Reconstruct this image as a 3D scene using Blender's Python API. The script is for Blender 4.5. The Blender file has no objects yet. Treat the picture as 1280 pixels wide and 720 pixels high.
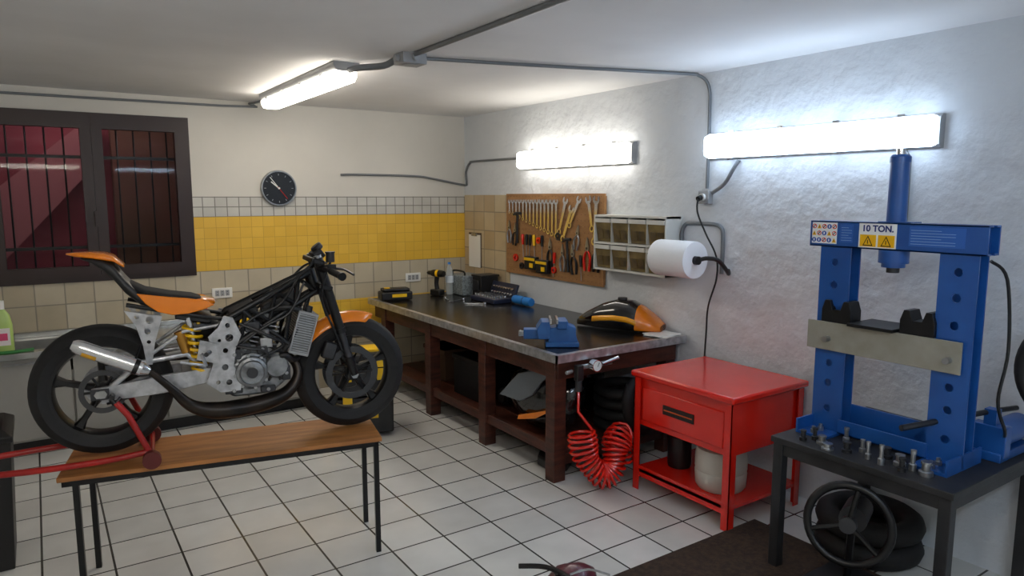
import bpy,bmesh,math,random
from mathutils import Vector,Matrix,Euler
random.seed(3)
SC=bpy.context.scene; COL=SC.collection
rad=math.radians
# ---------------------------------------------------------------- materials
def lin(h):
    c=[int(h[i:i+2],16)/255 for i in (0,2,4)]
    return tuple([(x/12.92 if x<=.04045 else ((x+.055)/1.055)**2.4) for x in c]+[1])
MC={}
def M(name,col,rough=.5,metal=0.,noise=None,bump=None,emit=None,alpha=None,spec=None,coat=0,coords='Object'):
    if name in MC: return MC[name]
    m=bpy.data.materials.new(name); m.use_nodes=True; nt=m.node_tree; p=nt.nodes['Principled BSDF']
    p.inputs['Base Color'].default_value=lin(col); p.inputs['Roughness'].default_value=rough; p.inputs['Metallic'].default_value=metal
    if coat: p.inputs['Coat Weight'].default_value=coat; p.inputs['Coat Roughness'].default_value=.08
    if spec is not None: p.inputs['Specular IOR Level'].default_value=spec
    tc=nt.nodes.new('ShaderNodeTexCoord')
    if noise:
        n=nt.nodes.new('ShaderNodeTexNoise'); n.inputs['Scale'].default_value=noise[1]; n.inputs['Detail'].default_value=5
        r=nt.nodes.new('ShaderNodeValToRGB'); r.color_ramp.elements[0].position=.35; r.color_ramp.elements[1].position=.65
        r.color_ramp.elements[0].color=lin(col); r.color_ramp.elements[1].color=lin(noise[0])
        mp=nt.nodes.new('ShaderNodeMapping')
        if len(noise)>2: mp.inputs['Scale'].default_value=noise[2]
        nt.links.new(tc.outputs[coords],mp.inputs[0]); nt.links.new(mp.outputs[0],n.inputs['Vector'])
        nt.links.new(n.outputs['Fac'],r.inputs[0]); nt.links.new(r.outputs[0],p.inputs['Base Color'])
    if bump:
        n=nt.nodes.new('ShaderNodeTexNoise'); n.inputs['Scale'].default_value=bump[1]; n.inputs['Detail'].default_value=6
        b=nt.nodes.new('ShaderNodeBump'); b.inputs['Strength'].default_value=bump[0]; b.inputs['Distance'].default_value=bump[2] if len(bump)>2 else .01
        nt.links.new(tc.outputs[coords],n.inputs['Vector']); nt.links.new(n.outputs['Fac'],b.inputs['Height']); nt.links.new(b.outputs[0],p.inputs['Normal'])
    if emit: p.inputs['Emission Color'].default_value=lin(emit[0]); p.inputs['Emission Strength'].default_value=emit[1]
    if alpha is not None: p.inputs['Alpha'].default_value=alpha
    MC[name]=m; return m
def TILE(name,c1,c2,grout,w,h,gs,axes,rough=.25,off=0,ox=0,oy=0,dirt=.3,ns=5):
    m=bpy.data.materials.new(name); m.use_nodes=True; nt=m.node_tree; p=nt.nodes['Principled BSDF']
    tc=nt.nodes.new('ShaderNodeTexCoord'); sp=nt.nodes.new('ShaderNodeSeparateXYZ'); cb=nt.nodes.new('ShaderNodeCombineXYZ')
    nt.links.new(tc.outputs['Object'],sp.inputs[0])
    nt.links.new(sp.outputs[axes[0]],cb.inputs[0]); nt.links.new(sp.outputs[axes[1]],cb.inputs[1])
    ad=nt.nodes.new('ShaderNodeVectorMath'); ad.operation='ADD'; ad.inputs[1].default_value=(ox,oy,0)
    nt.links.new(cb.outputs[0],ad.inputs[0])
    b=nt.nodes.new('ShaderNodeTexBrick'); b.offset=off; b.squash=1
    b.inputs['Color1'].default_value=lin(c1); b.inputs['Color2'].default_value=lin(c2); b.inputs['Mortar'].default_value=lin(grout)
    b.inputs['Scale'].default_value=1; b.inputs['Brick Width'].default_value=w; b.inputs['Row Height'].default_value=h
    b.inputs['Mortar Size'].default_value=gs; b.inputs['Mortar Smooth'].default_value=.1; b.inputs['Bias'].default_value=0
    nt.links.new(ad.outputs[0],b.inputs['Vector'])
    n=nt.nodes.new('ShaderNodeTexNoise'); n.inputs['Scale'].default_value=ns; n.inputs['Detail'].default_value=7
    nt.links.new(tc.outputs['Object'],n.inputs['Vector'])
    mx=nt.nodes.new('ShaderNodeMix'); mx.data_type='RGBA'; mx.blend_type='MULTIPLY'; mx.inputs[0].default_value=dirt
    nt.links.new(b.outputs['Color'],mx.inputs[6]); nt.links.new(n.outputs['Fac'],mx.inputs[7])
    nt.links.new(mx.outputs[2],p.inputs['Base Color'])
    bp=nt.nodes.new('ShaderNodeBump'); bp.inputs['Strength'].default_value=.4; bp.inputs['Distance'].default_value=.003; bp.invert=True
    nt.links.new(b.outputs['Fac'],bp.inputs['Height']); nt.links.new(bp.outputs[0],p.inputs['Normal'])
    mr=nt.nodes.new('ShaderNodeMapRange'); mr.inputs[3].default_value=rough+.15; mr.inputs[4].default_value=max(rough-.08,.05)
    nt.links.new(n.outputs['Fac'],mr.inputs[0]); nt.links.new(mr.outputs[0],p.inputs['Roughness'])
    MC[name]=m; return m
BLK=M('black_metal','101012',.35,.2); BLKP=M('black_plastic','131315',.45); RUB=M('rubber','0c0c0d',.7,noise=('151517',30))
STEEL=M('steel','b4b6b8',.28,.85,noise=('989a9c',20)); CHR=M('chrome','e0e2e6',.12,.95); ALU=M('aluminium','c8cace',.32,.7,noise=('a0a2a6',25))
DST=M('dark_steel','404144',.4,.7); ORG=M('orange_paint','f0840c',.22,0,coat=.6); RED=M('red_paint','e3200f',.22,0,coat=.6,noise=('d81c0e',4))
BLU=M('blue_paint','1a559f',.35,0,coat=.3,noise=('174c92',6)); YEL=M('yellow_plastic','f0c010',.4); WHT=M('white_plastic','e8e8e4',.4)
GRY=M('grey_plastic','9a9c9e',.45); PIPE=M('conduit_grey','74787c',.4,.2); DWOOD=M('dark_wood','552b1e',.45,noise=('361a12',6,(1,1,6)),bump=(.2,30))
BRN=M('window_brown','2a1712',.4); PAPER=M('paper','eeeeea',.8)
# ---------------------------------------------------------------- mesh builder
class B:
    def __init__(s,T=None): s.v=[];s.f=[];s.fm=[];s.mats=[];s.T=T.copy() if T else Matrix()
    def mi(s,m):
        if m not in s.mats: s.mats.append(m)
        return s.mats.index(m)
    def add(s,vs,fs,m):
        k=len(s.v); s.v+=[s.T@Vector(v) for v in vs]; i=s.mi(m)
        for f in fs: s.f.append([k+a for a in f]); s.fm.append(i)
        return s
    def box(s,c,d,m,rot=None):
        R=Euler([rad(a) for a in rot]).to_matrix() if rot else Matrix.Identity(3)
        c=Vector(c); vs=[c+R@Vector((x*d[0]/2,y*d[1]/2,z*d[2]/2)) for x in(-1,1) for y in(-1,1) for z in(-1,1)]
        return s.add(vs,[(0,1,3,2),(4,6,7,5),(0,4,5,1),(2,3,7,6),(0,2,6,4),(1,5,7,3)],m)
    def bb(s,x0,x1,y0,y1,z0,z1,m): return s.box(((x0+x1)/2,(y0+y1)/2,(z0+z1)/2),(abs(x1-x0),abs(y1-y0),abs(z1-z0)),m)
    def fr(s,ax):
        ax=Vector(ax).normalized(); up=Vector((0,0,1)) if abs(ax.z)<.9 else Vector((1,0,0))
        a=up.cross(ax).normalized(); return a,ax.cross(a),ax
    def cyl(s,p0,p1,r,m,r1=None,n=20):
        p0=Vector(p0);p1=Vector(p1); r1=r if r1 is None else r1
        return s.lathe([(0,0),(r,0),(r1,(p1-p0).length),(0,(p1-p0).length)],p0,p1-p0,m,n)
    def lathe(s,prof,p,ax,m,n=24,closed=False,a0=0,a1=360):
        a,b,c=s.fr(ax); p=Vector(p); full=(a1-a0)>=360; cnt=n if full else n+1
        vs=[];idx=[]
        for r,h in prof:
            if r<1e-6 and full: idx.append([len(vs)]*cnt); vs.append(p+c*h)
            else:
                row=[]
                for i in range(cnt):
                    t=rad(a0+(a1-a0)*i/n); row.append(len(vs)); vs.append(p+(a*math.cos(t)+b*math.sin(t))*r+c*h)
                idx.append(row)
        fs=[]; L=len(prof)
        for j in range(L if closed else L-1):
            A=idx[j];Bq=idx[(j+1)%L]
            for i in range(n):
                i2=(i+1)%cnt if full else i+1
                q=[A[i],A[i2],Bq[i2],Bq[i]]; u=[]
                for z in q:
                    if z not in u: u.append(z)
                if len(u)>2: fs.append(u)
        return s.add(vs,fs,m)
    def tor(s,c,ax,R,r,m,n=36,k=10,sy=1):
        return s.lathe([(R+r*math.cos(2*math.pi*i/k),r*sy*math.sin(2*math.pi*i/k)) for i in range(k)],c,ax,m,n,closed=True)
    def tube(s,pts,r,m,n=8,sm=0,closed=False):
        P=[Vector(p) for p in pts]; rs=list(r) if isinstance(r,(list,tuple)) else [r]*len(P)
        if sm:
            Q=[];RS=[]; L=len(P)
            for i in range(L-1):
                p0=P[max(i-1,0)];p1=P[i];p2=P[i+1];p3=P[min(i+2,L-1)]
                for k in range(sm):
                    t=k/sm; Q.append(.5*((2*p1)+(p2-p0)*t+(2*p0-5*p1+4*p2-p3)*t*t+(3*p1-p0-3*p2+p3)*t**3)); RS.append(rs[i]*(1-t)+rs[i+1]*t)
            Q.append(P[-1]);RS.append(rs[-1]); P=Q;rs=RS
        L=len(P); vs=[];fs=[]; prev=None
        for i in range(L):
            d=(P[min(i+1,L-1)]-P[max(i-1,0)]).normalized()
            if prev is None: a,b,_=s.fr(d)
            else:
                a=(prev-d*prev.dot(d)); a=a.normalized() if a.length>1e-6 else s.fr(d)[0]; b=d.cross(a)
            prev=a
            for k in range(n):
                t=2*math.pi*k/n; vs.append(P[i]+(a*math.cos(t)+b*math.sin(t))*rs[i])
        for i in range(L-1):
            for k in range(n): fs.append((i*n+k,i*n+(k+1)%n,(i+1)*n+(k+1)%n,(i+1)*n+k))
        fs.append(tuple(range(n))[::-1]); fs.append(tuple(range((L-1)*n,L*n)))
        return s.add(vs,fs,m)
    def prism(s,pts,h0,h1,m,pl='xz'):
        n=len(pts)
        def q(a,b,h): return {'xz':(a,h,b),'yz':(h,a,b),'xy':(a,b,h)}[pl]
        vs=[q(a,b,h0) for a,b in pts]+[q(a,b,h1) for a,b in pts]
        return s.add(vs,[tuple(range(n)),tuple(range(n,2*n))]+[(i,(i+1)%n,n+(i+1)%n,n+i) for i in range(n)],m)
    def ell(s,c,r,m,n=20,k=12,z0=-90,z1=90):
        vs=[];fs=[];c=Vector(c)
        for j in range(k+1):
            t=rad(z0+(z1-z0)*j/k)
            for i in range(n):
                a=2*math.pi*i/n; vs.append(c+Vector((r[0]*math.cos(t)*math.cos(a),r[1]*math.cos(t)*math.sin(a),r[2]*math.sin(t))))
        for j in range(k):
            for i in range(n): fs.append((j*n+i,j*n+(i+1)%n,(j+1)*n+(i+1)%n,(j+1)*n+i))
        fs.append(tuple(range(n))[::-1]);fs.append(tuple(range(k*n,(k+1)*n)))
        return s.add(vs,fs,m)
    def loft(s,rings,m,cap=True):
        n=len(rings[0]); vs=[p for r in rings for p in r]; fs=[]
        for j in range(len(rings)-1):
            for i in range(n): fs.append((j*n+i,j*n+(i+1)%n,(j+1)*n+(i+1)%n,(j+1)*n+i))
        if cap: fs.append(tuple(range(n))[::-1]);fs.append(tuple(range((len(rings)-1)*n,len(rings)*n)))
        return s.add(vs,fs,m)
ROOT={}
def meta(o,label,cat,group=None,kind=None):
    if label:o['label']=label
    if cat:o['category']=cat
    if group:o['group']=group
    if kind:o['kind']=kind
def E(name,label,cat,loc,rz=0,group=None):
    o=bpy.data.objects.new(name,None); COL.objects.link(o); o.empty_display_size=.05
    o.location=loc; o.rotation_euler=(0,0,rad(rz)); meta(o,label,cat,group)
    ROOT[o.name]=Matrix.Translation(loc)@Matrix.Rotation(rad(rz),4,'Z'); return o
def mk(b,name,par=None,label=None,cat=None,group=None,kind=None,bev=0,sub=0,at=None,flat=False,ang=38):
    if par is not None: W=ROOT[par.name]
    else:
        if at is None:
            xs=[v.x for v in b.v];ys=[v.y for v in b.v];zs=[v.z for v in b.v]
            at=((min(xs)+max(xs))/2,(min(ys)+max(ys))/2,min(zs))
        W=Matrix.Translation(at)
    I=W.inverted(); me=bpy.data.meshes.new(name)
    me.from_pydata([I@v for v in b.v],[],b.f)
    for m in b.mats: me.materials.append(m)
    me.polygons.foreach_set('material_index',b.fm)
    bm=bmesh.new(); bm.from_mesh(me); bmesh.ops.recalc_face_normals(bm,faces=bm.faces); bm.to_mesh(me); bm.free()
    if not flat:
        me.polygons.foreach_set('use_smooth',[True]*len(me.polygons)); me.set_sharp_from_angle(angle=rad(ang))
    o=bpy.data.objects.new(name,me); COL.objects.link(o)
    if par is not None: o.parent=par; ROOT[o.name]=W
    else: o.matrix_world=W; ROOT[o.name]=W
    meta(o,label,cat,group,kind)
    if bev:
        md=o.modifiers.new('bev','BEVEL'); md.width=bev; md.segments=2; md.limit_method='ANGLE'; md.angle_limit=rad(40)
    if sub:
        md=o.modifiers.new('sub','SUBSURF'); md.levels=sub; md.render_levels=sub
    return o
def txt(s,size,Mx,mat,name,par,ext=.0008,bold=0,align='CENTER',shear=0):
    cu=bpy.data.curves.new('t','FONT'); cu.body=s; cu.size=size; cu.extrude=ext; cu.offset=bold; cu.align_x=align; cu.align_y='CENTER'; cu.shear=shear
    t=bpy.data.objects.new('t',cu); COL.objects.link(t); bpy.context.view_layer.update()
    me=bpy.data.meshes.new_from_object(t.evaluated_get(bpy.context.evaluated_depsgraph_get()))
    bpy.data.objects.remove(t); W=ROOT[par.name]
    me.transform(W.inverted()@Mx); me.materials.clear(); me.materials.append(mat)
    o=bpy.data.objects.new(name,me); COL.objects.link(o); o.parent=par; ROOT[o.name]=W; return o
def FM(x,y,z,loc):
    m=Matrix.Identity(4)
    for i,a in enumerate((x,y,z)):
        for j in range(3): m[j][i]=a[j]
    m.translation=Vector(loc); return m
def PX(loc): return FM((0,-1,0),(0,0,1),(-1,0,0),loc)
def punch(o,holes,n=16):
    W=ROOT[o.name].inverted(); b=B()
    for p0,p1,r in holes: b.cyl(p0,p1,r,BLK,n=n)
    me=bpy.data.meshes.new('c'); me.from_pydata([W@v for v in b.v],[],b.f)
    bm=bmesh.new(); bm.from_mesh(me); bmesh.ops.recalc_face_normals(bm,faces=bm.faces); bm.to_mesh(me); bm.free()
    c=bpy.data.objects.new('c',me); COL.objects.link(c)
    if o.parent: c.parent=o.parent
    md=o.modifiers.new('b','BOOLEAN'); md.object=c; md.operation='DIFFERENCE'; md.solver='EXACT'
    bpy.context.view_layer.update()
    nm=bpy.data.meshes.new_from_object(o.evaluated_get(bpy.context.evaluated_depsgraph_get()))
    o.modifiers.clear(); o.data=nm; bpy.data.objects.remove(c)
# ---------------------------------------------------------------- camera
cam=bpy.data.cameras.new('camera'); co=bpy.data.objects.new('camera',cam); COL.objects.link(co)
cam.sensor_width=36; cam.lens=879/1280*36; cam.clip_start=.05
ph=math.atan(115/879); co.location=(0,0,1.85); co.rotation_euler=(math.pi/2-ph,0,-rad(34)); SC.camera=co
# ---------------------------------------------------------------- room
RW=3.81;BW=6.55;CH=2.67;LW=-1.7;FW=-1.6
PLA=M('plaster_white','dde1e5',.85,noise=('d2d7dc',1.5),bump=(.6,7,.04)); PLB=M('plaster_back','dedbd3',.85,noise=('d3d0c8',1.2),bump=(.15,8,.02))
CEI=M('ceiling_paint','e8e8e8',.9,noise=('dedede',1.2),bump=(.1,6))
FLT=TILE('floor_tile','ecece8','dcdcd8','44423e',.305,.305,.0055,(0,1),.14,0,.1,.12,.3,4)
mk(B().bb(LW-.1,RW+.1,FW-.1,BW+.15,-.1,0,FLT),'floor',kind='structure',label='white ceramic tiled workshop floor with dark grout',at=(0,0,0))
mk(B().bb(LW-.1,RW+.1,FW-.1,BW+.15,CH,CH+.1,CEI),'ceiling',kind='structure',label='white painted basement ceiling',at=(0,0,0))
mk(B().bb(RW,RW+.1,FW-.1,BW+.15,0,CH,PLA),'wall_right',kind='structure',label='rough white plastered side wall',at=(0,0,0))
mk(B().bb(LW-.1,LW,FW-.1,BW+.15,0,CH,PLB),'wall_left',kind='structure',label='white plastered wall',at=(0,0,0))
mk(B().bb(LW,RW,FW-.1,FW,0,CH,PLB),'wall_front',kind='structure',label='white plastered wall',at=(0,0,0))
wx0,wx1,wz0,wz1=-.95,1.12,1.17,2.5
b=B(); b.bb(LW,wx0,BW,BW+.15,0,CH,PLB).bb(wx1,RW,BW,BW+.15,0,CH,PLB).bb(wx0,wx1,BW,BW+.15,0,wz0,PLB).bb(wx0,wx1,BW,BW+.15,wz1,CH,PLB)
mk(b,'wall_back',kind='structure',label='white plastered wall with window opening and tile bands',at=(0,0,0))
TW=TILE('tile_small_white','dcdad2','cfcdc6','8a8880',.1,.085,.004,(0,2),.3,0,0,0.03)
TY=TILE('tile_yellow','f0c246','e8b83c','cfa038',.1,.0935,.002,(0,2),.3,0,0,.015,.12)
TBg=TILE('tile_beige','d6ccb4','c2b498','9c9484',.2,.2,.005,(0,2),.35,0,.05,0)
TBr=TILE('tile_beige_side','dccba8','c6ac86','a09480',.2,.19,.005,(1,2),.35,0,.05,.02)
y0,y1=BW-.006,BW
mk(B().bb(wx1,RW-.006,y0,y1,1.67,1.845,TW),'trim_1',kind='structure',label='double row of small white square wall tiles',at=(0,0,0))
mk(B().bb(wx1,RW-.006,y0,y1,1.2,1.67,TY),'trim_2',kind='structure',label='wide band of glossy yellow wall tiles',at=(0,0,0))
b=B(); b.bb(wx1,RW-.006,y0,y1,.85,1.2,TBg).bb(LW,wx1,y0,y1,.85,wz0,TBg)
mk(b,'trim_3',kind='structure',label='band of beige stone-look wall tiles above counter',at=(0,0,0))
mk(B().bb(2.05,RW-.006,y0,y1,.58,.85,TY),'trim_4',kind='structure',label='lower band of yellow wall tiles',at=(0,0,0))
mk(B().bb(LW,RW-.006,y0,y1,0,.58,TBg).bb(LW,2.05,y0,y1,.58,.85,TBg),'trim_5',kind='structure',label='beige wall tiles down to the floor',at=(0,0,0))
mk(B().bb(RW-.006,RW,5.68,BW-.006,.85,1.86,TBr),'trim_6',kind='structure',label='beige stone-look tiles beside the tool board',at=(0,0,0))
# window
b=B(); yw=BW-.02
for (a,c,d,e) in [(wx0,wx1,wz0,wz0+.05),(wx0,wx1,wz1-.05,wz1)]: b.bb(a,c,yw,yw+.1,d,e,BRN)
for (a,c) in [(wx0,wx0+.05),(wx1-.05,wx1),(-.33,-.27)]: b.bb(a,c,yw,yw+.1,wz0+.05,wz1-.05,BRN)
def sash(x0,x1):
    for a,c in [(x0,x0+.075),(x1-.075,x1)]: b.bb(a,c,yw-.025,yw+.052,wz0+.04,wz1-.04,BRN)
    for d,e in [(wz0+.04,wz0+.125),(wz1-.125,wz1-.04)]: b.bb(x0+.075,x1-.075,yw-.024,yw+.049,d,e,BRN)
sash(-.28,.404); sash(.406,1.08); sash(-.92,-.29)
win=mk(b,'window_1',kind='structure',label='dark brown framed casement window with three sashes')
gl=M('window_glass','202020',.03,alpha=.1,spec=.3); b=B(); b.bb(wx0+.1,wx1-.1,yw+.01,yw+.014,wz0+.1,wz1-.1,gl); mk(b,'glass_pane',win,label='clear window glass')
b=B()
for i in range(17): x=wx0+.05+i*.125; b.cyl((x,BW+.2,wz0-.1),(x,BW+.2,wz1+.1),.007,BLK,n=8)
b.bb(wx0,wx1,BW+.19,BW+.21,1.42,1.445,BLK).bb(wx0,wx1,BW+.19,BW+.21,2.15,2.175,BLK)
mk(b,'security_bars',win,label='black iron security bars outside the glass')
b=B(); b.cyl((.40,yw-.03,1.72),(.40,yw-.05,1.72),.014,BRN).box((.40,yw-.06,1.67),(.02,.012,.12),BRN); mk(b,'window_handle',win)
mk(B().bb(-3,3.2,BW+1.1,BW+1.2,.2,3.4,M('pink_render','8e4450',.9,noise=('74323e',2))),'wall_outside',kind='structure',label='dark pink rendered wall across the yard',at=(0,0,0))
mk(B().prism([(-2.2,.2),(-1.2,.2),(.55,2.2),(.55,2.45),(.35,2.45)],BW+.95,BW+1.09,M('stair_render','a4666c',.9)),'trim_8',kind='structure',label='sloping rendered stair wall in the yard',at=(0,0,0))
mk(B().bb(.62,2.2,BW+.9,BW+1.09,.2,3.4,M('dark_door','7a4c42',.8,noise=('6a5040',1.2))),'wall_yard',kind='structure',label='dark reddish brown wall section in the yard',at=(0,0,0))
mk(B().bb(-3,3.2,BW+.16,BW+1.1,.1,.2,M('yard','555050',.9)),'trim_7',kind='structure',label='concrete ledge of the light well',at=(0,0,0))
al=bpy.data.lights.new('yard_light','AREA'); al.energy=13; al.size=1.5; al.color=(1,.82,.8); ao=bpy.data.objects.new('yard_light',al); COL.objects.link(ao); ao.location=(.1,BW+.6,3.2); ao.rotation_euler=(rad(25),0,0)
# ---------------------------------------------------------------- fluorescent fixtures, plus added fill tubes out of view
def fixture(p0,p1,nrm,mat,lab):
    p0=Vector(p0);p1=Vector(p1);n=Vector(nrm);d=(p1-p0).normalized();s_=d.cross(n)
    e=E('light_fixture',lab,'lamp',(p0+p1)/2)
    def ring(p,w,h0,h1,k):
        pts=[(-w,h0),(-w,h0+.4*(h1-h0)),(-w*.8,h1-.004),(-w*.45,h1),(w*.45,h1),(w*.8,h1-.004),(w,h0+.4*(h1-h0)),(w,h0)]
        return [p+s_*a*k+n*c for a,c in pts]
    b=B(); b.loft([ring(p0-d*.012,.084,0.0,.055,1),ring(p1+d*.012,.084,0.0,.055,1)],GRY); mk(b,'housing',e)
    b=B(); b.loft([ring(p0,.078,.055,.105,.9),ring(p0+d*.02,.078,.055,.115,1),ring(p1-d*.02,.078,.055,.115,1),ring(p1,.078,.055,.105,.9)],mat); mk(b,'diffuser',e,label='glowing white diffuser')
    for i in range(4):
        for sg in (-1,1):
            b=B(); c=p0+d*((p1-p0).length*(i+.5)/4)+s_*sg*.084+n*.055; b.box(c,(.012,.04,.02),CHR); mk(b,'clip',e)
    return e
L1=M('tube_warm','ffffff',.4,emit=('fff4e4',15)); L2=M('tube_neutral','ffffff',.4,emit=('fff8ec',11)); L3=M('tube_cool','ffffff',.4,emit=('d0e6ff',11))
fixture((1.66,4.3,CH),(1.66,6.0,CH),(0,0,-1),L1,'long fluorescent batten light fixed to the ceiling')
fixture((RW,5.42,2.175),(RW,3.97,2.175),(-1,0,0),L2,'fluorescent batten light on the wall above the tool board')
fixture((RW,3.22,2.175),(RW,1.78,2.175),(-1,0,0),L3,'bright cool fluorescent batten light on the wall above the press')
def fill_pendant(x,y,mat,lab):  # invented lamp out of view, added to brighten room and ceiling
    e=E('fill_tube_lamp',lab,'lamp',(x,y,2.28)); mk(B().cyl((x-.6,y,2.28),(x+.6,y,2.28),.03,mat,n=16),'tube',e,label='glowing white tube added as fill light')
    for s_ in(-1,1):
        mk(B().cyl((x+s_*.6,y,2.28),(x+s_*.64,y,2.28),.035,GRY),'end_cap',e); mk(B().cyl((x+s_*.62,y,2.28),(x+s_*.62,y,CH),.004,STEEL,n=8),'hanger',e)
fill_pendant(.0,.55,M('fill_tube_warm','ffffff',.4,emit=('fff6ea',56)),'added fill light tube on two wires, out of view')
fill_pendant(1.75,-.25,M('fill_tube_cool','ffffff',.4,emit=('d2e7ff',52)),'added cool fill light tube on two wires, out of view')  # unseen tube added to wash the right wall in cool light
# ---------------------------------------------------------------- conduits
def conduit(pts,r,lab,sm=0,m=PIPE,name='conduit'):
    return mk(B().tube(pts,r,m,10,sm),name,label=lab,cat='pipe')
zc=CH-.014
conduit([(1.87,3.76,zc),(1.87,2.4,zc),(1.87,-1.2,zc)],.014,'thick grey cable conduit running along the ceiling')
mk(B().tube([(1.985,3.85,zc),(2.8,3.62,zc),(3.62,3.36,zc),(3.74,3.31,zc-.01),(3.79,3.27,zc-.08),(3.797,3.26,2.4),(3.797,3.26,1.9)],.011,PIPE,10,5),'conduit',label='grey conduit across ceiling and down to the socket',cat='pipe')
conduit([(1.67,4.27,CH-.05),(1.70,4.2,zc-.03),(1.80,4.05,zc-.03),(1.85,3.98,zc),(1.87,3.945,zc)],.02,'flexible grey conduit linking ceiling light to junction box',4)
b=B(); b.box((1.88,3.85,CH-.03),(.15,.13,.06),GRY); b.cyl((1.88,3.85,CH-.06),(1.88,3.85,CH-.064),.05,GRY)
for s1 in(-1,1):
    b.cyl((1.88+s1*.075,3.85,CH-.03),(1.88+s1*.1,3.85,CH-.03),.02,GRY); b.cyl((1.88,3.85+s1*.065,CH-.03),(1.88,3.85+s1*.09,CH-.03),.02,GRY)
mk(b,'junction_box',label='grey square electrical junction box on ceiling',cat='junction box',bev=.004)
conduit([(2.44,BW-.017,2.05),(2.6,BW-.017,2.055),(3.2,BW-.017,2.05),(3.4,BW-.017,2.03),(3.79,BW-.017,1.965),(3.797,BW-.06,1.98),(3.797,6.5,2.1),(3.797,6.42,2.19),(3.797,6.3,2.205),(3.797,5.44,2.2)],.011,'grey conduit along tiled wall up to the light',4)
conduit([(3.79,3.0,2.08),(3.78,3.03,2.03),(3.78,3.1,1.93),(3.78,3.2,1.87)],.013,'short flexible grey conduit from light to socket',4)
conduit([(3.79,1.95,2.08),(3.797,1.93,2.05),(3.797,1.925,1.95),(3.797,1.925,1.5)],.011,'thin steel conduit on the wall behind the press',2)
conduit([(LW,BW-.02,2.6),(1.4,BW-.02,2.62),(1.62,BW-.04,CH-.02),(1.66,6.3,CH-.02),(1.66,6.02,CH-.03)],.01,'thin grey conduit along top of the wall',3)
conduit([(3.797,3.47,1.5),(3.797,3.47,1.6),(3.797,3.44,1.65),(3.797,3.38,1.66),(3.797,3.19,1.66),(3.797,3.13,1.64),(3.797,3.11,1.58),(3.797,3.11,1.33)],.014,'bent grey pipe hoop fixed on the wall',4,name='pipe_bracket')
# paper roll
RX=3.58
e=E('paper_roll','large white paper towel roll on a black wall spindle','paper roll',(RX,3.33,1.31))
mk(B().lathe([(.03,0),(.122,0),(.124,.01),(.124,.31),(.122,.32),(.03,.32)],(RX,3.15,1.43),(0,1,0),M('tissue','f1f3f6',.9,bump=(.3,60,.004)),36,closed=True),'roll',e)
b=B(); b.cyl((RX,3.12,1.43),(RX,3.48,1.43),.028,BLKP); b.tube([(RX,3.1,1.44),(RX,3.05,1.45),(RX+.04,3.0,1.44),(RX+.12,3.0,1.38),(RX+.19,3.03,1.34),(3.8,3.06,1.36)],.014,BLKP,8,4); mk(b,'spindle',e)
# socket
b=B(); b.box((3.785,3.26,1.84),(.05,.09,.09),GRY)
e=E('wall_socket','grey surface mounted power socket with black plug','socket',(3.785,3.26,1.795)); mk(b,'socket_box',e,bev=.006)
mk(B().cyl((3.76,3.26,1.84),(3.74,3.26,1.84),.026,WHT).cyl((3.74,3.26,1.84),(3.71,3.26,1.83),.018,BLKP),'plug',e)
mk(B().tube([(3.71,3.26,1.83),(3.70,3.25,1.74),(3.73,3.2,1.6),(3.76,3.13,1.45),(3.76,3.12,1.3),(3.77,3.19,1.1),(3.77,3.2,.9),(3.75,3.2,.5)],.006,BLKP,8,6),'power_cable',label='thin black power cable hanging from the wall socket',cat='cable')
def outlet(x,z):
    e=E('wall_outlet','white flush power outlet plate on beige tiles','socket',(x,BW-.012,z-.04),group='outlets on tiled wall')
    mk(B().box((x,BW-.012,z),(.17,.012,.09),WHT),'plate',e,bev=.004)
    for i in(-1,0,1):
        b=B(); b.box((x+i*.042,BW-.019,z),(.034,.003,.05),GRY); b.cyl((x+i*.042,BW-.019,z+.012),(x+i*.042,BW-.022,z+.012),.004,BLK,n=8).cyl((x+i*.042,BW-.019,z-.012),(x+i*.042,BW-.022,z-.012),.004,BLK,n=8)
        mk(b,'socket_module',e)
outlet(1.32,1.0);outlet(3.18,1.02)
# clock
e=E('wall_clock','round black wall clock with silver rim','clock',(1.85,BW-.03,1.77)); cc=(1.85,BW,1.92)
mk(B().lathe([(.0,0),(.160,0),(.163,.02),(.155,.04),(.147,.04),(.146,.025)],cc,(0,-1,0),STEEL,40),'rim',e)
mk(B().cyl((1.85,BW-.022,1.92),(1.85,BW-.027,1.92),.147,M('clock_face','14171c',.3),n=40),'dial',e)
b=B()
for i in range(12):
    a=rad(30*i); c=Vector((1.85+.122*math.sin(a),BW-.028,1.92+.122*math.cos(a))); b.box(c,(.005,.003,.016),GRY,rot=(0,math.degrees(a),0))
o=mk(b,'hour_mark',e); o['kind']='stuff'
for a,l,w in((rad(-50),.09,.010),(rad(-38),.125,.006)): mk(B().box((1.85+l/2*math.sin(a),BW-.031,1.92+l/2*math.cos(a)),(w,.003,l),WHT,rot=(0,math.degrees(a),0)),'hand',e)
mk(B().box((1.85+.03,BW-.033,1.92-.04),(.004,.002,.14),RED,rot=(0,-38,0)).cyl((1.85,BW-.03,1.92),(1.85,BW-.036,1.92),.009,WHT),'second_hand',e)
# clipboard
e=E('clipboard','clipboard with white paper sheet hanging on beige tiles','clipboard',(3.79,6.32,1.11))
mk(B().box((3.797,6.32,1.29),(.008,.24,.36),M('clip_brown','5a4a40',.6)),'board',e); mk(B().box((3.791,6.32,1.28),(.003,.23,.34),PAPER),'sheet',e); mk(B().box((3.787,6.32,1.45),(.015,.1,.03),STEEL),'clip',e)
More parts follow.
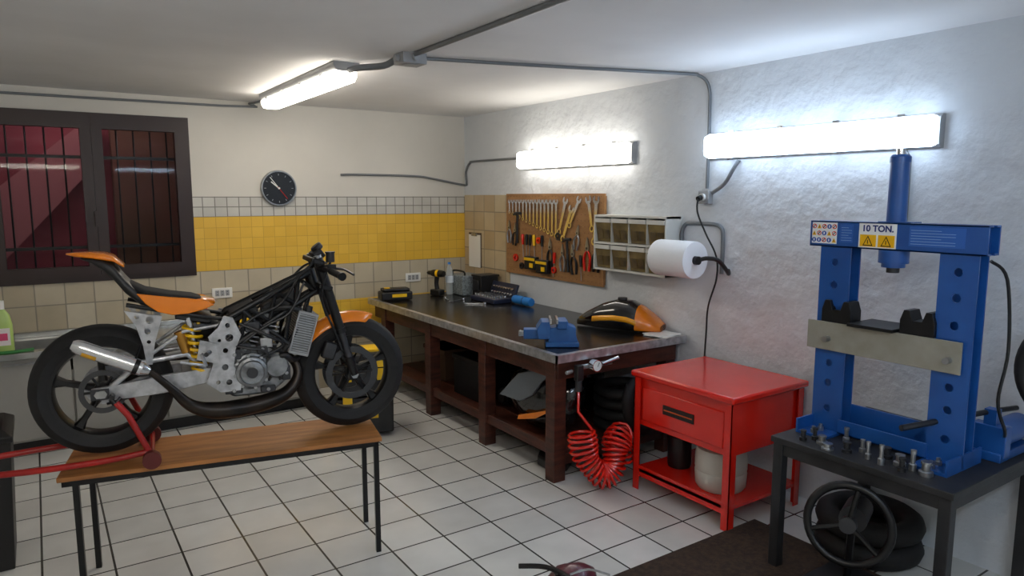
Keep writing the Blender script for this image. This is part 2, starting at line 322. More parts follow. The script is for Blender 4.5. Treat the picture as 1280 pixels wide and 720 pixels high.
# ---------------------------------------------------------------- pegboard and tools
PEG=M('pegboard_wood','a87c50',.7,noise=('966c42',6,(1,1,4)),bump=(.1,40))
b=B(); b.bb(RW-.031,RW-.015,4.28,5.70,1.115,1.87,PEG)
for y in(4.3,4.98,5.66): b.bb(RW-.015,RW-.007,y-.02,y+.02,1.13,1.85,PEG)
peg=mk(b,'pegboard',label='light brown perforated hardboard tool panel on the wall',cat='tool board')
b=B()
for iy in range(28):
    for iz in range(15):
        b.box((RW-.0315,4.32+iy*.05,1.145+iz*.05),(.001,.006,.006),DWOOD)
o=mk(b,'peg_hole',peg,flat=True); o['kind']='stuff'
px=RW-.045
TOOLG='hand tools hung on the pegboard'
def wrench(y,z,L,s=1,ang=0,lab='chrome combination wrench hanging on tool board'):
    T=Matrix.Translation((px,y,z))@Matrix.Rotation(rad(ang),4,'X')
    b=B(T); w=.0115*s
    b.prism([(-w,-.02*s),(w,-.02*s),(w*.8,-L+.02*s),(-w*.8,-L+.02*s)],-.004,.004,CHR,'yz')
    C=[]; R=.025*s
    for i in range(15):
        a=rad(125+290*i/14); C.append((R*math.cos(a),-.0+R*math.sin(a)))
    C+= [(.010*s,.004*s),(.009*s,-.006*s),(-.009*s,-.006*s),(-.010*s,.006*s)]
    b.prism(C,-.006,.006,CHR,'yz')
    b.lathe([(.020*s,-.005),(.020*s,.005),(.011*s,.005),(.011*s,-.005)],(0,0,-L),(1,0,0),CHR,16,closed=True)
    return mk(b,'wrench',label=lab,cat='wrench',group='combination wrenches on tool board')
for i in range(14): wrench(5.62-i*.056,1.80,.10+.015*i,.85+.022*i)
for y,z,L,s,a in((4.76,1.81,.28,1.4,18),(4.68,1.74,.28,1.5,24),(4.46,1.82,.24,1.5,-12),(4.36,1.82,.34,1.6,4),(4.58,1.82,.25,1.3,30)): wrench(y,z,L,s,a,'large steel wrench hung at an angle on tool board')
def pliers(y,z,m,s=1,ang=0):
    T=Matrix.Translation((px,y,z))@Matrix.Rotation(rad(ang),4,'X'); e=E('pliers','pliers with coloured grips hung on tool board','pliers',(px,y,z-.15*s),group=TOOLG)
    b=B(T); b.prism([(0,.07*s),(.012*s,.03*s),(.018*s,0),(.008*s,-.02*s),(-.008*s,-.02*s),(-.018*s,0),(-.012*s,.03*s)],-.006,.006,STEEL,'yz').cyl((-.008,0,0),(.008,0,0),.008*s,DST,n=10); mk(b,'jaw',e)
    for g in(-1,1): mk(B(T).tube([(0,g*.006*s,-.015*s),(0,g*.026*s,-.05*s),(0,g*.03*s,-.09*s),(0,g*.02*s,-.145*s)],[.005*s,.008*s,.009*s,.008*s],m,8,3),'grip',e)
for y,z,m,s,a in((5.63,1.55,STEEL,1,0),(5.53,1.53,BLKP,1,5),(4.98,1.40,BLKP,1.2,0),(4.80,1.36,STEEL,1.1,0),(4.66,1.36,BLKP,1.2,-8),(4.47,1.42,RED,1.3,0),(4.36,1.42,BLKP,1.3,0),(4.60,1.54,STEEL,1,10)): pliers(y,z,m,s,a)
def driver(y,z,m,L=.1,ang=0):
    e=E('screwdriver','screwdriver with coloured handle hung on tool board','screwdriver',(px,y,z-L),group=TOOLG); T=Matrix.Translation((px,y,z))@Matrix.Rotation(rad(ang),4,'X')
    mk(B(T).lathe([(0,0.1),(.013,.095),(.015,.06),(.011,.02),(.012,0),(0,0)],(0,0,0),(0,0,1),m,12),'handle',e); mk(B(T).cyl((0,0,0),(0,0,-L),.0035,STEEL,n=8),'shaft',e)
for i,(y,m) in enumerate([(5.40,RED),(5.34,BLKP),(5.29,BLKP),(5.22,YEL),(5.1,BLKP),(4.92,RED),(4.55,BLKP)]): driver(y,1.40 if i<5 else 1.26,m,.12,(i%3-1)*4)
for y,z,r,m in((5.52,1.27,.035,RED),(5.42,1.2,.03,DST),(4.92,1.20,.03,RED),(4.86,1.5,.035,DST),(5.15,1.45,.03,RED)):
    mk(B().lathe([(r,-.008),(r,.008),(r*.5,.008),(r*.5,-.008)],(px,y,z),(1,0,0),m,20,closed=True),'tape_roll',label='small round tape roll hung on tool board',cat='tape',group=TOOLG)
for y,z in((5.24,1.24),(5.06,1.22)):
    e=E('bit_case','black and yellow bit case on the tool board','case',(px-.02,y,z-.07),group=TOOLG)
    mk(B().box((px-.015,y,z),(.05,.17,.12),BLKP),'body',e,bev=.008); mk(B().box((px-.042,y,z+.035),(.006,.16,.025),YEL),'stripe',e); mk(B().box((px-.042,y-.03,z-.02),(.006,.05,.04),YEL),'badge',e)
def hammer(y,z,ang=0):
    e=E('hammer','hammer with dark handle hung on tool board','hammer',(px-.01,y,z-.28),group=TOOLG); T=Matrix.Translation((px-.01,y,z))@Matrix.Rotation(rad(ang),4,'X')
    mk(B(T).cyl((0,0,0),(0,0,-.28),.011,BLKP,.014,n=10),'handle',e); mk(B(T).cyl((0,-.05,0),(0,.02,0),.014,DST,n=14).prism([(.02,-.012),(.06,-.02),(.06,-.014),(.02,.012)],-.012,.012,DST,'yz'),'head',e)
hammer(4.73,1.48,-5);hammer(5.48,1.69,0)
# ---------------------------------------------------------------- parts organizer
CLR=M('clear_bin','8a7850',.25,noise=('665a40',9)); LG=M('light_grey_plastic','d6d6d0',.5); DK=M('bin_dark','4a4030',.4,noise=('6e5c3a',14))
e=E('parts_organizer','pale wall cabinet with olive small-parts bins','organizer',(3.73,3.875,1.275))
b=B(); X0=3.66;Ya,Yb=3.49,4.26
b.bb(3.80,3.81,Ya,Yb,1.275,1.705,LG)
for z in(1.275,1.48,1.69): b.bb(X0,3.80,Ya,Yb,z,z+.015,LG)
for y in(Ya,Yb-.012): b.bb(X0-.005,3.80,y,y+.012,1.275,1.705,LG)
for i in range(3): b.bb(X0,3.80,Ya+.193+i*.19,Ya+.197+i*.19,1.275,1.705,LG)
mk(b,'body',e)
for r in range(2):
    for i in range(4):
        yc=Ya+.1+i*.19; z=1.292+r*.205
        b=B(); b.prism([(3.79,z),(X0+.025,z),(X0-.004,z+.178),(3.79,z+.184)],yc-.086,yc+.086,CLR,'xz'); d=mk(b,'bin',e,label='amber olive tinted tilting small-parts bin',bev=.004)
        mk(B().box((X0-.003,yc,z+.165),(.02,.172,.03),LG),'bin_rim',d)
        for q in(-.035,.035): mk(B().box((X0+.011,yc+q,z+.06),(.003,.06,.07),DK,rot=(0,-9,0)),'bin_content',d)
# ---------------------------------------------------------------- workbench
e=E('workbench','long dark wooden workbench with black top and metal edging','workbench',(3.2,4.9,0))
BT=M('bench_top_black','0f0f11',.24,noise=('161619',3),bump=(.04,60))
bx0,bx1,by0,by1=2.62,3.79,3.39,6.39
mk(B().bb(bx0+.012,bx1,by0+.012,by1,.832,.862,BT),'top',e,bev=.002)
b=B(); b.bb(bx0,bx0+.012,by0,by1,.812,.865,ALU).bb(bx0,bx1,by0,by0+.012,.812,.865,ALU).bb(bx0+.012,bx0+.04,by0+.012,by1,.8622,.8645,ALU).bb(bx0+.04,bx1,by0+.012,by0+.04,.8622,.8645,ALU); mk(b,'metal_edge',e,label='brushed metal edge strip')
b=B(); b.bb(bx0+.05,bx0+.09,by0+.06,by1-.06,.69,.832,DWOOD).bb(bx1-.09,bx1-.05,by0+.06,by1-.06,.69,.832,DWOOD).bb(bx0+.05,bx1-.05,by0+.05,by0+.09,.69,.832,DWOOD).bb(bx0+.05,bx1-.05,by1-.09,by1-.05,.69,.832,DWOOD); mk(b,'apron',e,bev=.003)
for y in(3.46,4.3,5.17,6.08):
    for x in(bx0+.04,bx1-.13): mk(B().bb(x,x+.095,y,y+.095,0,.832,DWOOD),'leg',e,bev=.004)
    mk(B().bb(bx0+.13,bx1-.13,y+.02,y+.07,.1,.17,DWOOD),'cross_rail',e,bev=.003)
b=B(); b.bb(bx0+.06,bx0+.1,by0+.16,by1-.1,.17,.24,DWOOD); mk(b,'lower_rail',e,bev=.003)
for i in range(5): mk(B().bb(bx0+.14+i*.175,bx0+.305+i*.175,by0+.1,by1-.1,.17,.195,DWOOD),'shelf_board',e,bev=.003)
# vise
T=Matrix.Translation((2.82,3.66,.865))@Matrix.Rotation(rad(-34),4,'Z')@Matrix.Scale(1.3,4)
e=E('bench_vise','blue cast iron bench vise bolted on the workbench','vise',(2.82,3.66,.865),rz=-34)
VB=M('vise_blue','24609f',.42,noise=('1e5390',12))
b=B(T); b.box((.03,0,.012),(.17,.14,.024),VB).prism([(-.04,.02),(.11,.02),(.10,.06),(.10,.095),(.06,.11),(.06,.128),(.005,.128),(.005,.10),(-.04,.09)],-.045,.045,VB).box((.03,0,.112),(.05,.13,.04),VB); mk(b,'base',e,bev=.005)
b=B(T); b.box((-.10,0,.06),(.13,.06,.05),VB).prism([(-.09,.04),(-.03,.04),(-.033,.128),(-.075,.128),(-.10,.09)],-.062,.062,VB); mk(b,'sliding_jaw',e,bev=.005)
for xx in(.004,-.029): mk(B(T).box((xx,0,.130),(.01,.13,.022),STEEL),'jaw_plate',e)
b=B(T); b.cyl((-.19,0,.06),(-.16,0,.06),.014,STEEL).cyl((-.182,-.06,.08),(-.182,.06,.04),.005,STEEL,n=10).ell((-.182,-.06,.08),(.009,.009,.009),STEEL,10,6).ell((-.182,.06,.04),(.009,.009,.009),STEEL,10,6); mk(b,'screw_handle',e)
# drill case
e=E('drill_case','small black and yellow case at end of workbench','case',(2.78,6.15,.865)); T=Matrix.Translation((2.8,6.15,.865))@Matrix.Rotation(rad(-10),4,'Z')
mk(B(T).box((0,0,.045),(.3,.17,.08),BLKP).box((0,0,.1),(.26,.13,.03),BLKP),'body',e,bev=.012); mk(B(T).box((.02,-.087,.05),(.14,.006,.03),YEL),'badge',e); mk(B(T).box((-.08,0,.117),(.05,.06,.008),YEL),'latch',e)
# drill
e=E('cordless_drill','black and yellow cordless drill standing on workbench','drill',(3.3,6.2,.865)); T=Matrix.Translation((3.28,6.2,.865))@Matrix.Rotation(rad(110),4,'Z')
mk(B(T).box((0,0,.03),(.13,.08,.06),BLKP),'battery',e,bev=.01)
mk(B(T).tube([(0,0,.06),(.01,0,.12),(.0,0,.19)],[.024,.022,.026],BLKP,10,3),'grip',e)
mk(B(T).lathe([(0,-.09),(.03,-.088),(.036,-.05),(.036,.04),(.028,.07),(0,.07)],(0,0,.22),(1,0,0),BLKP,16),'motor_body',e); mk(B(T).lathe([(.037,-.03),(.037,.0)],(0,0,.22),(1,0,0),YEL,16),'yellow_band',e)
mk(B(T).lathe([(0,.07),(.022,.07),(.022,.11),(.01,.13),(0,.13)],(0,0,.22),(1,0,0),BLK,14),'chuck',e)
# bottle
e=E('water_bottle','clear plastic water bottle with blue label and cap','bottle',(3.41,6.2,.865)); bc=(3.42,6.2,.865)
PET=M('pet_clear','cfd8dc',.08,alpha=.35)
mk(B().lathe([(0,0),(.038,0),(.042,.02),(.042,.1),(.038,.12),(.042,.15),(.042,.22),(.03,.27),(.014,.295),(.014,.305),(0,.305)],bc,(0,0,1),PET,20),'bottle_body',e)
mk(B().lathe([(.0425,.12),(.0425,.19)],bc,(0,0,1),M('label_white','dde6ee',.5),20),'label_band',e); mk(B().cyl((3.42,6.2,1.17),(3.42,6.2,1.19),.016,M('cap_blue','2b7fd0',.4)),'cap',e)
SPK=M('speckled_grey','8e9698',.6,noise=('5c6468',60))
e=E('tool_tray','grey speckled plastic tool tray with black handle','tool box',(3.58,6.15,.865))
mk(B().box((3.58,6.15,.965),(.24,.28,.2),SPK),'body',e,bev=.01); mk(B().tube([(3.5,6.03,1.06),(3.5,6.05,1.1),(3.5,6.25,1.1),(3.5,6.27,1.06)],.01,BLKP,8,3),'handle',e)
mk(B().box((3.66,5.90,.965),(.2,.16,.2),BLKP).box((3.66,5.90,1.07),(.22,.18,.02),BLKP).box((3.55,5.90,.98),(.01,.1,.1),DST),'storage_box',label='black upright plastic storage box on workbench',cat='box',bev=.008)
e=E('socket_set','open black socket set case with blue insert','socket set',(3.6,5.55,.865))
NV=M('case_navy','18203a',.5)
mk(B().box((3.52,5.58,.885),(.2,.42,.04),NV),'case_base',e,bev=.006); mk(B().box((3.67,5.58,.95),(.03,.42,.16),NV,rot=(0,20,0)),'case_lid',e,bev=.006)
for i in range(9):
    for j in range(3): mk(B().cyl((3.46+j*.055,5.41+i*.042,.905),(3.46+j*.055,5.41+i*.042,.93),.013,CHR,n=10),'socket',e)
for i in range(8):
    for j in range(2): mk(B().cyl((3.64+j*.02,5.41+i*.045,.935+j*.05),(3.62+j*.02,5.41+i*.045,.93+j*.05),.012,CHR,n=10),'lid_socket',e)
e=E('tool_pouch','blue rolled fabric tool pouch on workbench','pouch',(3.62,5.2,.865)); 
mk(B().lathe([(0,0),(.035,.005),(.04,.03),(.04,.25),(.035,.275),(0,.28)],(3.62,5.05,.906),(0,1,0),M('pouch_blue','1f78c8',.6),16),'roll',e); mk(B().tor((3.62,5.16,.906),(0,1,0),.0405,.003,BLKP,20,6),'strap',e)
# loose hand tools on the bench
for x,y,a,L in((3.25,5.75,20,.2),(3.3,5.5,-30,.18),(3.22,5.9,70,.16)):
    T=Matrix.Translation((x,y,.869))@Matrix.Rotation(rad(a),4,'Z')
    mk(B(T).box((0,0,0),(L,.016,.008),CHR).cyl((L/2,0,-.004),(L/2,0,.012),.018,CHR,n=14).cyl((-L/2,0,-.004),(-L/2,0,.006),.012,CHR,n=12),'ratchet_handle',label='chrome ratchet handle lying on the black bench top',cat='ratchet',group='loose ratchets on workbench')
# fuel tank cover
TK=Matrix.Translation((3.585,3.84,.9))@Matrix.Rotation(rad(-62),4,'Z')
e=E('fuel_tank_cover','low black fuel tank cover with orange end on workbench','fuel tank',(3.585,3.84,.868))
def tring(x,w,h,z0=0,n=20,p=.8):
    r=[]
    for i in range(n):
        a=2*math.pi*i/n; c,s_=math.cos(a),math.sin(a)
        y=w*(abs(c)**p)*(1 if c>0 else -1); z=z0+(h*(abs(s_)**p) if s_>0 else -.03*abs(s_)**p); r.append((x,y,z))
    return r
GB2=M('gloss_black','0b0b0d',.12,coat=.8)
prof=[(-.36,.015,.01),(-.33,.05,.045),(-.26,.09,.09),(-.15,.125,.15),(-.03,.145,.19),(.08,.15,.185),(.17,.14,.14)]
b=B(TK); b.loft([tring(x,w,h) for x,w,h in prof+[(.25,.12,.08),(.31,.08,.02)]],GB2); mk(b,'tank_shell',e,ang=80)
b=B(TK); b.loft([tring(x,w+.003,h+.003) for x,w,h in ((.14,.144,.155),(.17,.14,.14),(.25,.12,.08),(.31,.082,.022))],ORG); mk(b,'orange_end',e,ang=80)
for g in(-1,1): mk(B(TK).loft([[(x,g*y,z),(x,g*(y+.010),z-.012),(x,g*(y+.012),z-.035),(x,g*(y+.004),z-.04)] for x,y,z in((-.20,.105,.06),(-.12,.124,.075),(-.03,.138,.085),(.08,.143,.08),(.15,.138,.06))],M('yellow_orange','f5a81c',.25,coat=.5)),'side_stripe',e,ang=80)
b=B(TK); b.cyl((-.0,0,.185),(-.0,0,.2),.035,DST); mk(b,'filler_cap',e)
mk(B().box((3.66,3.50,.868),(.22,.18,.006),PAPER,rot=(0,0,15)).box((3.65,3.50,.873),(.21,.17,.004),PAPER,rot=(0,0,-5)),'paper_sheet',label='stack of white paper sheets beside the tank cover',cat='paper')
# ---------------------------------------------------------------- air regulator
e=E('air_regulator','black air regulator with round gauge at bench corner','air regulator',(2.85,3.36,.72))
b=B(); b.box((2.78,3.365,.74),(.05,.04,.1),BLKP).cyl((2.78,3.365,.69),(2.78,3.365,.62),.022,DST).box((2.92,3.38,.77),(.3,.018,.03),STEEL).cyl((2.72,3.36,.76),(2.66,3.34,.76),.012,STEEL); mk(b,'regulator_body',e,bev=.004)
b=B(); b.cyl((2.90,3.37,.775),(2.90,3.325,.775),.038,CHR,n=24).cyl((2.90,3.325,.775),(2.90,3.323,.775),.033,WHT,n=24).box((2.905,3.32,.785),(.003,.002,.03),BLK,rot=(0,30,0)); mk(b,'gauge',e)
mk(B().cyl((2.98,3.37,.77),(3.1,3.35,.80),.012,CHR),'coupling',e)
def coil(path,R,turns,seg=12):
    P=[Vector(p) for p in path]; Q=[]
    for i in range(len(P)-1):
        a=P[max(i-1,0)];p1=P[i];p2=P[i+1];p3=P[min(i+2,len(P)-1)]
        for k in range(20):
            t=k/20; Q.append(.5*((2*p1)+(p2-a)*t+(2*a-5*p1+4*p2-p3)*t*t+(3*p1-a-3*p2+p3)*t**3))
    Q.append(P[-1]); out=[]; N=turns*seg; prev=None
    for i in range(N+1):
        f=i/N*(len(Q)-1); k=min(int(f),len(Q)-2); c=Q[k].lerp(Q[k+1],f-k); d=(Q[min(k+2,len(Q)-1)]-Q[max(k-1,0)]).normalized()
        if prev is None: a=d.cross(Vector((0,1,.2))).normalized()
        else: a=(prev-d*prev.dot(d)).normalized()
        prev=a; bb_=d.cross(a); w=2*math.pi*i/seg; RR=R*(1+.14*math.sin(i*.055)); out.append(c+(a*math.cos(w)+bb_*math.sin(w))*RR)
    return out
pts=coil([(2.74,3.28,.38),(2.76,3.26,.22),(2.84,3.21,.11),(2.92,3.18,.15),(2.95,3.2,.27),(3.02,3.22,.33),(3.02,3.23,.16)],.08,30)
mk(B().tube([(2.78,3.365,.62),(2.75,3.33,.5)]+[tuple(p) for p in pts if p.z>.009],.009,RED,6),'air_hose',label='coiled red spiral air hose hanging below bench corner',cat='hose')
# ---------------------------------------------------------------- under bench things
FS=M('fairing_grey','6c7278',.3,.3)
def fring(x,w,z0,z1,n=16): return [(x,w*math.cos(2*math.pi*i/n),(z0+z1)/2+(z1-z0)/2*math.sin(2*math.pi*i/n)) for i in range(n)]
def fairing(x,y,rz,s,lab,silver=True):
    e=E('motorcycle_fairing',lab,'fairing',(x,y,.197),group='fairings stored under the workbench'); T=Matrix.Translation((x,y,.197))@Matrix.Rotation(rad(rz),4,'Z')@Matrix.Scale(s,4)
    mk(B(T).loft([fring(-.3,.03,.22,.30),fring(-.24,.08,.10,.36),fring(-.12,.12,.01,.42),fring(0,.14,.0,.43),fring(.12,.12,.03,.41),fring(.2,.09,.08,.36),fring(.25,.04,.2,.32)],GB2),'shell',e,ang=80)
    if silver: mk(B(T).prism([(-.29,.22),(-.14,.38),(.0,.43),(.12,.41),(.04,.35),(-.02,.26),(-.12,.2)],-.15,-.115,FS),'side_panel',e,bev=.008); mk(B(T).prism([(-.14,.08),(.0,.11),(.15,.20),(.0,.15),(-.13,.11)],-.15,-.115,ORG),'orange_stripe',e)
fairing(2.93,3.88,-70,1.1,'black and dark grey motorcycle fairing stored under workbench'); fairing(3.30,4.10,-20,1.05,'gloss black fairing piece stored under workbench',False)
for z in(.236,.316,.396,.476): mk(B().tor((3.43,3.64,z),(0,0,1),.18,.04,RUB,40,10,.95),'tyre',label='black rubber tyre lying on the bench shelf',cat='tyre',group='tyres stored under the workbench')
e=E('spare_wheel','small black spoked wheel leaning under the workbench','wheel',(3.3,3.34,0)); c=Vector((3.30,3.34,.44)); ax=Vector((.3,-1,.25)).normalized()
mk(B().tor(c,ax,.16,.04,RUB,36,10),'tyre',e)
b=B(); b.tor(c,ax,.12,.012,DST,30,8); s1=ax.cross(Vector((0,0,1))).normalized(); s2=ax.cross(s1)
for i in range(5): a=rad(72*i); b.tube([c,c+(s1*math.cos(a)+s2*math.sin(a))*.12],.01,DST,6)
mk(b,'rim',e)
mk(B().tube([(3.30,3.36,.0),(3.30,3.36,.27)],.02,DST,8),'stand_post',e)
mk(B().prism([(2.76,3.60),(2.86,3.57),(3.05,3.72),(3.0,3.86),(2.86,3.88),(2.76,3.78)],0,.07,BLKP,'xy'),'floor_tray',label='low black plastic tray on the floor under bench',cat='tray',bev=.012)
CRT=M('carton','5a4230',.8)
for (x,y,w,d,h,m,n,lab) in ((3.2,5.65,.5,.4,.28,CRT,'cardboard_box','brown cardboard box stored on the bench shelf'),(3.15,4.91,.6,.40,.34,BLKP,'storage_crate','black plastic crate stored on the bench shelf')):
    b=B(); b.bb(x-w/2,x+w/2,y-d/2,y+d/2,.196,.196+h,m).bb(x-w/2-.01,x+w/2+.01,y-d/2-.01,y+d/2+.01,.196+h-.04,.196+h,m); mk(b,n,label=lab,cat='box',bev=.006)
mk(B().cyl((2.98,4.55,.27),(3.5,4.57,.27),.07,DST,n=24).cyl((2.96,4.55,.27),(2.98,4.55,.27),.05,BLKP,n=20).box((3.2,4.56,.36),(.16,.12,.07),BLKP),'air_tank',label='dark metal air tank lying on bench shelf',cat='tank',bev=.005)
# ---------------------------------------------------------------- red parts washer cart
cx0,cx1,cy0,cy1=3.05,3.70,2.39,3.14
e=E('parts_washer_cart','red steel parts washer cabinet on legs beside workbench','tool cart',(3.375,2.77,0))
mk(B().bb(cx0-.02,cx1+.02,cy0-.02,cy1+.02,.73,.77,RED),'lid',e,bev=.012)
mk(B().bb(cx0+.02,cx1-.0,cy0+.02,cy1-.02,.42,.73,RED),'body',e,bev=.006)
d=mk(B().bb(cx0+.008,cx0+.02,cy0+.06,cy1-.06,.46,.67,RED),'door',e,bev=.006)
mk(B().bb(cx0+.002,cx0+.008,2.66,2.90,.545,.60,M('plate_black','1a1412',.3)),'name_plate',d,label='black and orange name plate')
mk(B().bb(cx0-.0,cx0+.002,2.67,2.89,.569,.576,M('plate_orange','c8501c',.4)),'plate_line',d)
for x,sx in((cx0,1),(cx1-.0,-1)):
    for y,sy in((cy0,1),(cy1,-1)):
        b=B(); b.bb(x,x+sx*.05,y,y+sy*.005,0,.73,RED).bb(x,x+sx*.005,y,y+sy*.05,0,.73,RED); mk(b,'leg',e)
mk(B().bb(cx0+.006,cx1-.006,cy0+.006,cy1-.006,.12,.14,RED).bb(cx0+.006,cx0+.02,cy0+.006,cy1-.006,.09,.16,RED),'lower_shelf',e)
mk(B().lathe([(0,0),(.13,.0),(.145,.02),(.15,.1),(.145,.11),(.15,.12),(.15,.2),(.14,.24),(.06,.265),(.06,.275),(0,.275)],(3.26,2.62,.141),(0,0,1),M('translucent_drum','c9c6bc',.4,alpha=.9),28),'plastic_drum',label='translucent white plastic drum on the cart shelf',cat='drum')
mk(B().lathe([(0,0),(.07,.0),(.075,.02),(.075,.2),(.04,.23),(.02,.27),(0,.27)],(3.3,2.98,.141),(0,0,1),BLKP,20),'oil_can',label='black plastic oil can on the cart shelf',cat='can')
# ---------------------------------------------------------------- press table
tx0,tx1,ty0,ty1=2.93,3.79,1.22,2.06;TZ=.68
e=E('metal_table','black metal table carrying the hydraulic press','table',(3.36,1.63,0)); TBK=M('table_black','1b1b1d',.5,noise=('2a2a2c',8))
mk(B().bb(tx0,tx1,ty0,ty1,TZ-.03,TZ,TBK),'top',e,bev=.003)
b=B(); b.bb(tx0+.02,tx0+.05,ty0+.02,ty1-.02,TZ-.09,TZ-.03,TBK).bb(tx1-.05,tx1-.02,ty0+.02,ty1-.02,TZ-.09,TZ-.03,TBK).bb(tx0+.02,tx1-.02,ty0+.02,ty0+.05,TZ-.09,TZ-.03,TBK).bb(tx0+.02,tx1-.02,ty1-.05,ty1-.02,TZ-.09,TZ-.03,TBK); mk(b,'frame',e)
for x in(tx0+.01,tx1-.06):
    for y in(ty0+.01,ty1-.06): mk(B().bb(x,x+.05,y,y+.05,0,TZ-.03,TBK),'leg',e,bev=.003)
# press
e=E('hydraulic_press','blue ten ton hydraulic shop press on black table','press',(3.28,1.67,TZ))
PXX=3.2; pa,pb=1.285,2.082; DP=.11
for x in(PXX,PXX+DP):
    b=B(); sgn=1 if x==PXX else -1
    b.bb(x,x+.008*sgn,pa,pb,1.605,1.73,BLU).bb(x,x+.04*sgn,pa,pb,1.722,1.73,BLU).bb(x,x+.04*sgn,pa,pb,1.605,1.613,BLU); mk(b,'top_beam',e,bev=.0015)
mk(B().bb(PXX+.01,PXX+DP-.01,1.60,1.75,1.614,1.735,BLU),'cylinder_mount',e)
cyx=PXX+.055;cyy=1.69
mk(B().lathe([(0,0),(.040,0),(.042,.02),(.040,.3),(.044,.3),(.044,.325),(.036,.335),(0,.335)],(cyx,cyy,1.70),(0,0,1),BLU,28),'hydraulic_cylinder',e)
b=B(); b.cyl((cyx,cyy,1.605),(cyx,cyy,1.545),.064,BLU,n=28).cyl((cyx,cyy,1.545),(cyx,cyy,1.525),.05,BLU,n=28).cyl((cyx,cyy,1.525),(cyx,cyy,1.50),.028,DST); mk(b,'ram',e)
mk(B().cyl((cyx,cyy,2.035),(cyx,cyy,2.06),.018,CHR),'fitting',e)
for ya,yb,inn in((1.315,1.47,1),(1.87,2.025,-1)):
    b=B(); b.bb(PXX+.01,PXX+.018,ya,yb,TZ+.012,1.72,BLU)
    ye=ya if inn==1 else yb-.01
    b.bb(PXX+.018,PXX+DP-.018,ye,ye+.01,TZ+.012,1.72,BLU).bb(PXX+DP-.018,PXX+DP-.01,ya,yb,TZ+.012,1.72,BLU)
    o=mk(b,'column',e); yc=(ya+yb)/2
    punch(o,[((PXX-.05,yc+.0,z),(PXX+.25,yc,z),.019) for z in(.80,.93,1.03,1.30,1.42,1.53)])
    mk(B().bb(PXX-.12,PXX+.19,ya+.0,yb,TZ,TZ+.012,BLU).bb(PXX-.12,PXX+.19,(ya if inn==1 else yb-.01),(ya if inn==1 else yb-.01)+.01,TZ+.012,TZ+.07,BLU),'foot',e)
    mk(B().cyl((PXX-.045,yc,1.155),(PXX+.175,yc,1.155),.014,STEEL),'bed_pin',e)
    for x in(PXX-.09,PXX-.03): mk(B().cyl((x,yc,TZ+.012),(x,yc,TZ+.03),.016,STEEL,n=6).cyl((x,yc,TZ+.03),(x,yc,TZ+.045),.009,STEEL,n=10),'bolt',e)
BED=M('bed_grey','9a968a',.5,noise=('8e8a7c',12))
for x in(PXX-.012,PXX+DP+.002): mk(B().bb(x,x+.01,1.345,2.06,1.097,1.237,BED),'bed_beam',e,bev=.002)
mk(B().bb(PXX-.0,PXX+DP,1.50,1.83,1.10,1.115,BED),'bed_brace',e)
mk(B().bb(PXX+DP,PXX+DP+.01,1.46,1.88,TZ+.02,TZ+.14,BLU),'bottom_beam',e,bev=.002); mk(B().bb(PXX+.0,PXX+.010,1.46,1.88,TZ+.01,TZ+.08,BLU).bb(PXX+.0,PXX+.05,1.46,1.88,TZ+.01,TZ+.018,BLU),'bottom_beam',e,bev=.002)
WR=M('sticker_white','eceeee',.4);BS=M('sticker_blue','2b5fae',.35);SR=M('sign_red','d0281c',.4);SY=M('sign_yellow','f2b80c',.4);SB=M('sign_blue','1c4ea8',.4)
sx=PXX-.0015
st=mk(B().bb(sx,PXX,1.94,2.07,1.62,1.722,WR),'safety_sticker',e)
cols=[SR,SY,SR,SB,SR, SY,SR,SB,SY,SR, SB,SB,SR,SB,SY]
for i in range(15):
    y=2.058-.0262*(i%5)-.0; z=1.703-.033*(i//5); m=cols[i]
    b=B()
    if m is SY: b.prism([(y-.011,z-.011),(y+.011,z-.011),(y,z+.011)],sx-.001,sx,m,'yz')
    else: b.cyl((sx,y,z),(sx-.001,y,z),.0115,m,n=16)
    if m is SR: b.cyl((sx-.001,y,z),(sx-.0015,y,z),.0075,WR,n=12).box((sx-.002,y,z),(.0008,.004,.016),BLK,rot=(40,0,0))
    elif m is SY: b.box((sx-.0015,y,z-.002),(.0008,.003,.011),BLK)
    else: b.box((sx-.0015,y,z),(.0008,.006,.012),WR)
    mk(b,'pictogram',st)
for ya,yb in((1.86,1.925),(1.37,1.60)):
    s2=mk(B().bb(sx,PXX,ya,yb,1.63,1.715,BS),'information_sticker',e)
    b=B(); zz=1.70
    for r in range(6): 
        w=(yb-ya)*(.8 if r%3 else .55); b.bb(sx-.0008,sx,yb-.008-w,yb-.008,zz-.001,zz+.001,M('print_pale','8fb0dc',.5)); zz-=.012
    o=mk(b,'print_line',s2); o['kind']='stuff'
tn=mk(B().bb(sx,PXX,1.655,1.83,1.612,1.724,WR),'capacity_sticker',e)
txt('10 TON.',.040,PX((sx-.0005,1.742,1.7)),M('print_blue','142c70',.4),'lettering',tn,bold=.0012)
for y in(1.785,1.70):
    mk(B().bb(sx-.001,sx,y-.038,y+.038,1.617,1.672,SY),'warning_panel',tn)
    mk(B().prism([(y-.024,1.621),(y+.024,1.621),(y,1.668)],sx-.002,sx-.001,BLK,'yz').prism([(y-.018,1.625),(y+.018,1.625),(y,1.66)],sx-.0026,sx-.002,SY,'yz').bb(sx-.003,sx-.0026,y-.002,y+.002,1.63,1.648,BLK),'warning_triangle',tn)
AB=M('arbor_black','141416',.45,.3)
for y in(1.915,1.535):
    mk(B().prism([(y-.075,1.238),(y+.075,1.238),(y+.075,1.30),(y+.06,1.345),(y+.035,1.345),(y+.02,1.30),(y-.02,1.30),(y-.035,1.345),(y-.06,1.345),(y-.075,1.30)],PXX-.01,PXX+.08,AB,'yz'),'vee_block',label='black notched vee block on the press bed',cat='press block',group='vee blocks on press bed',bev=.002)
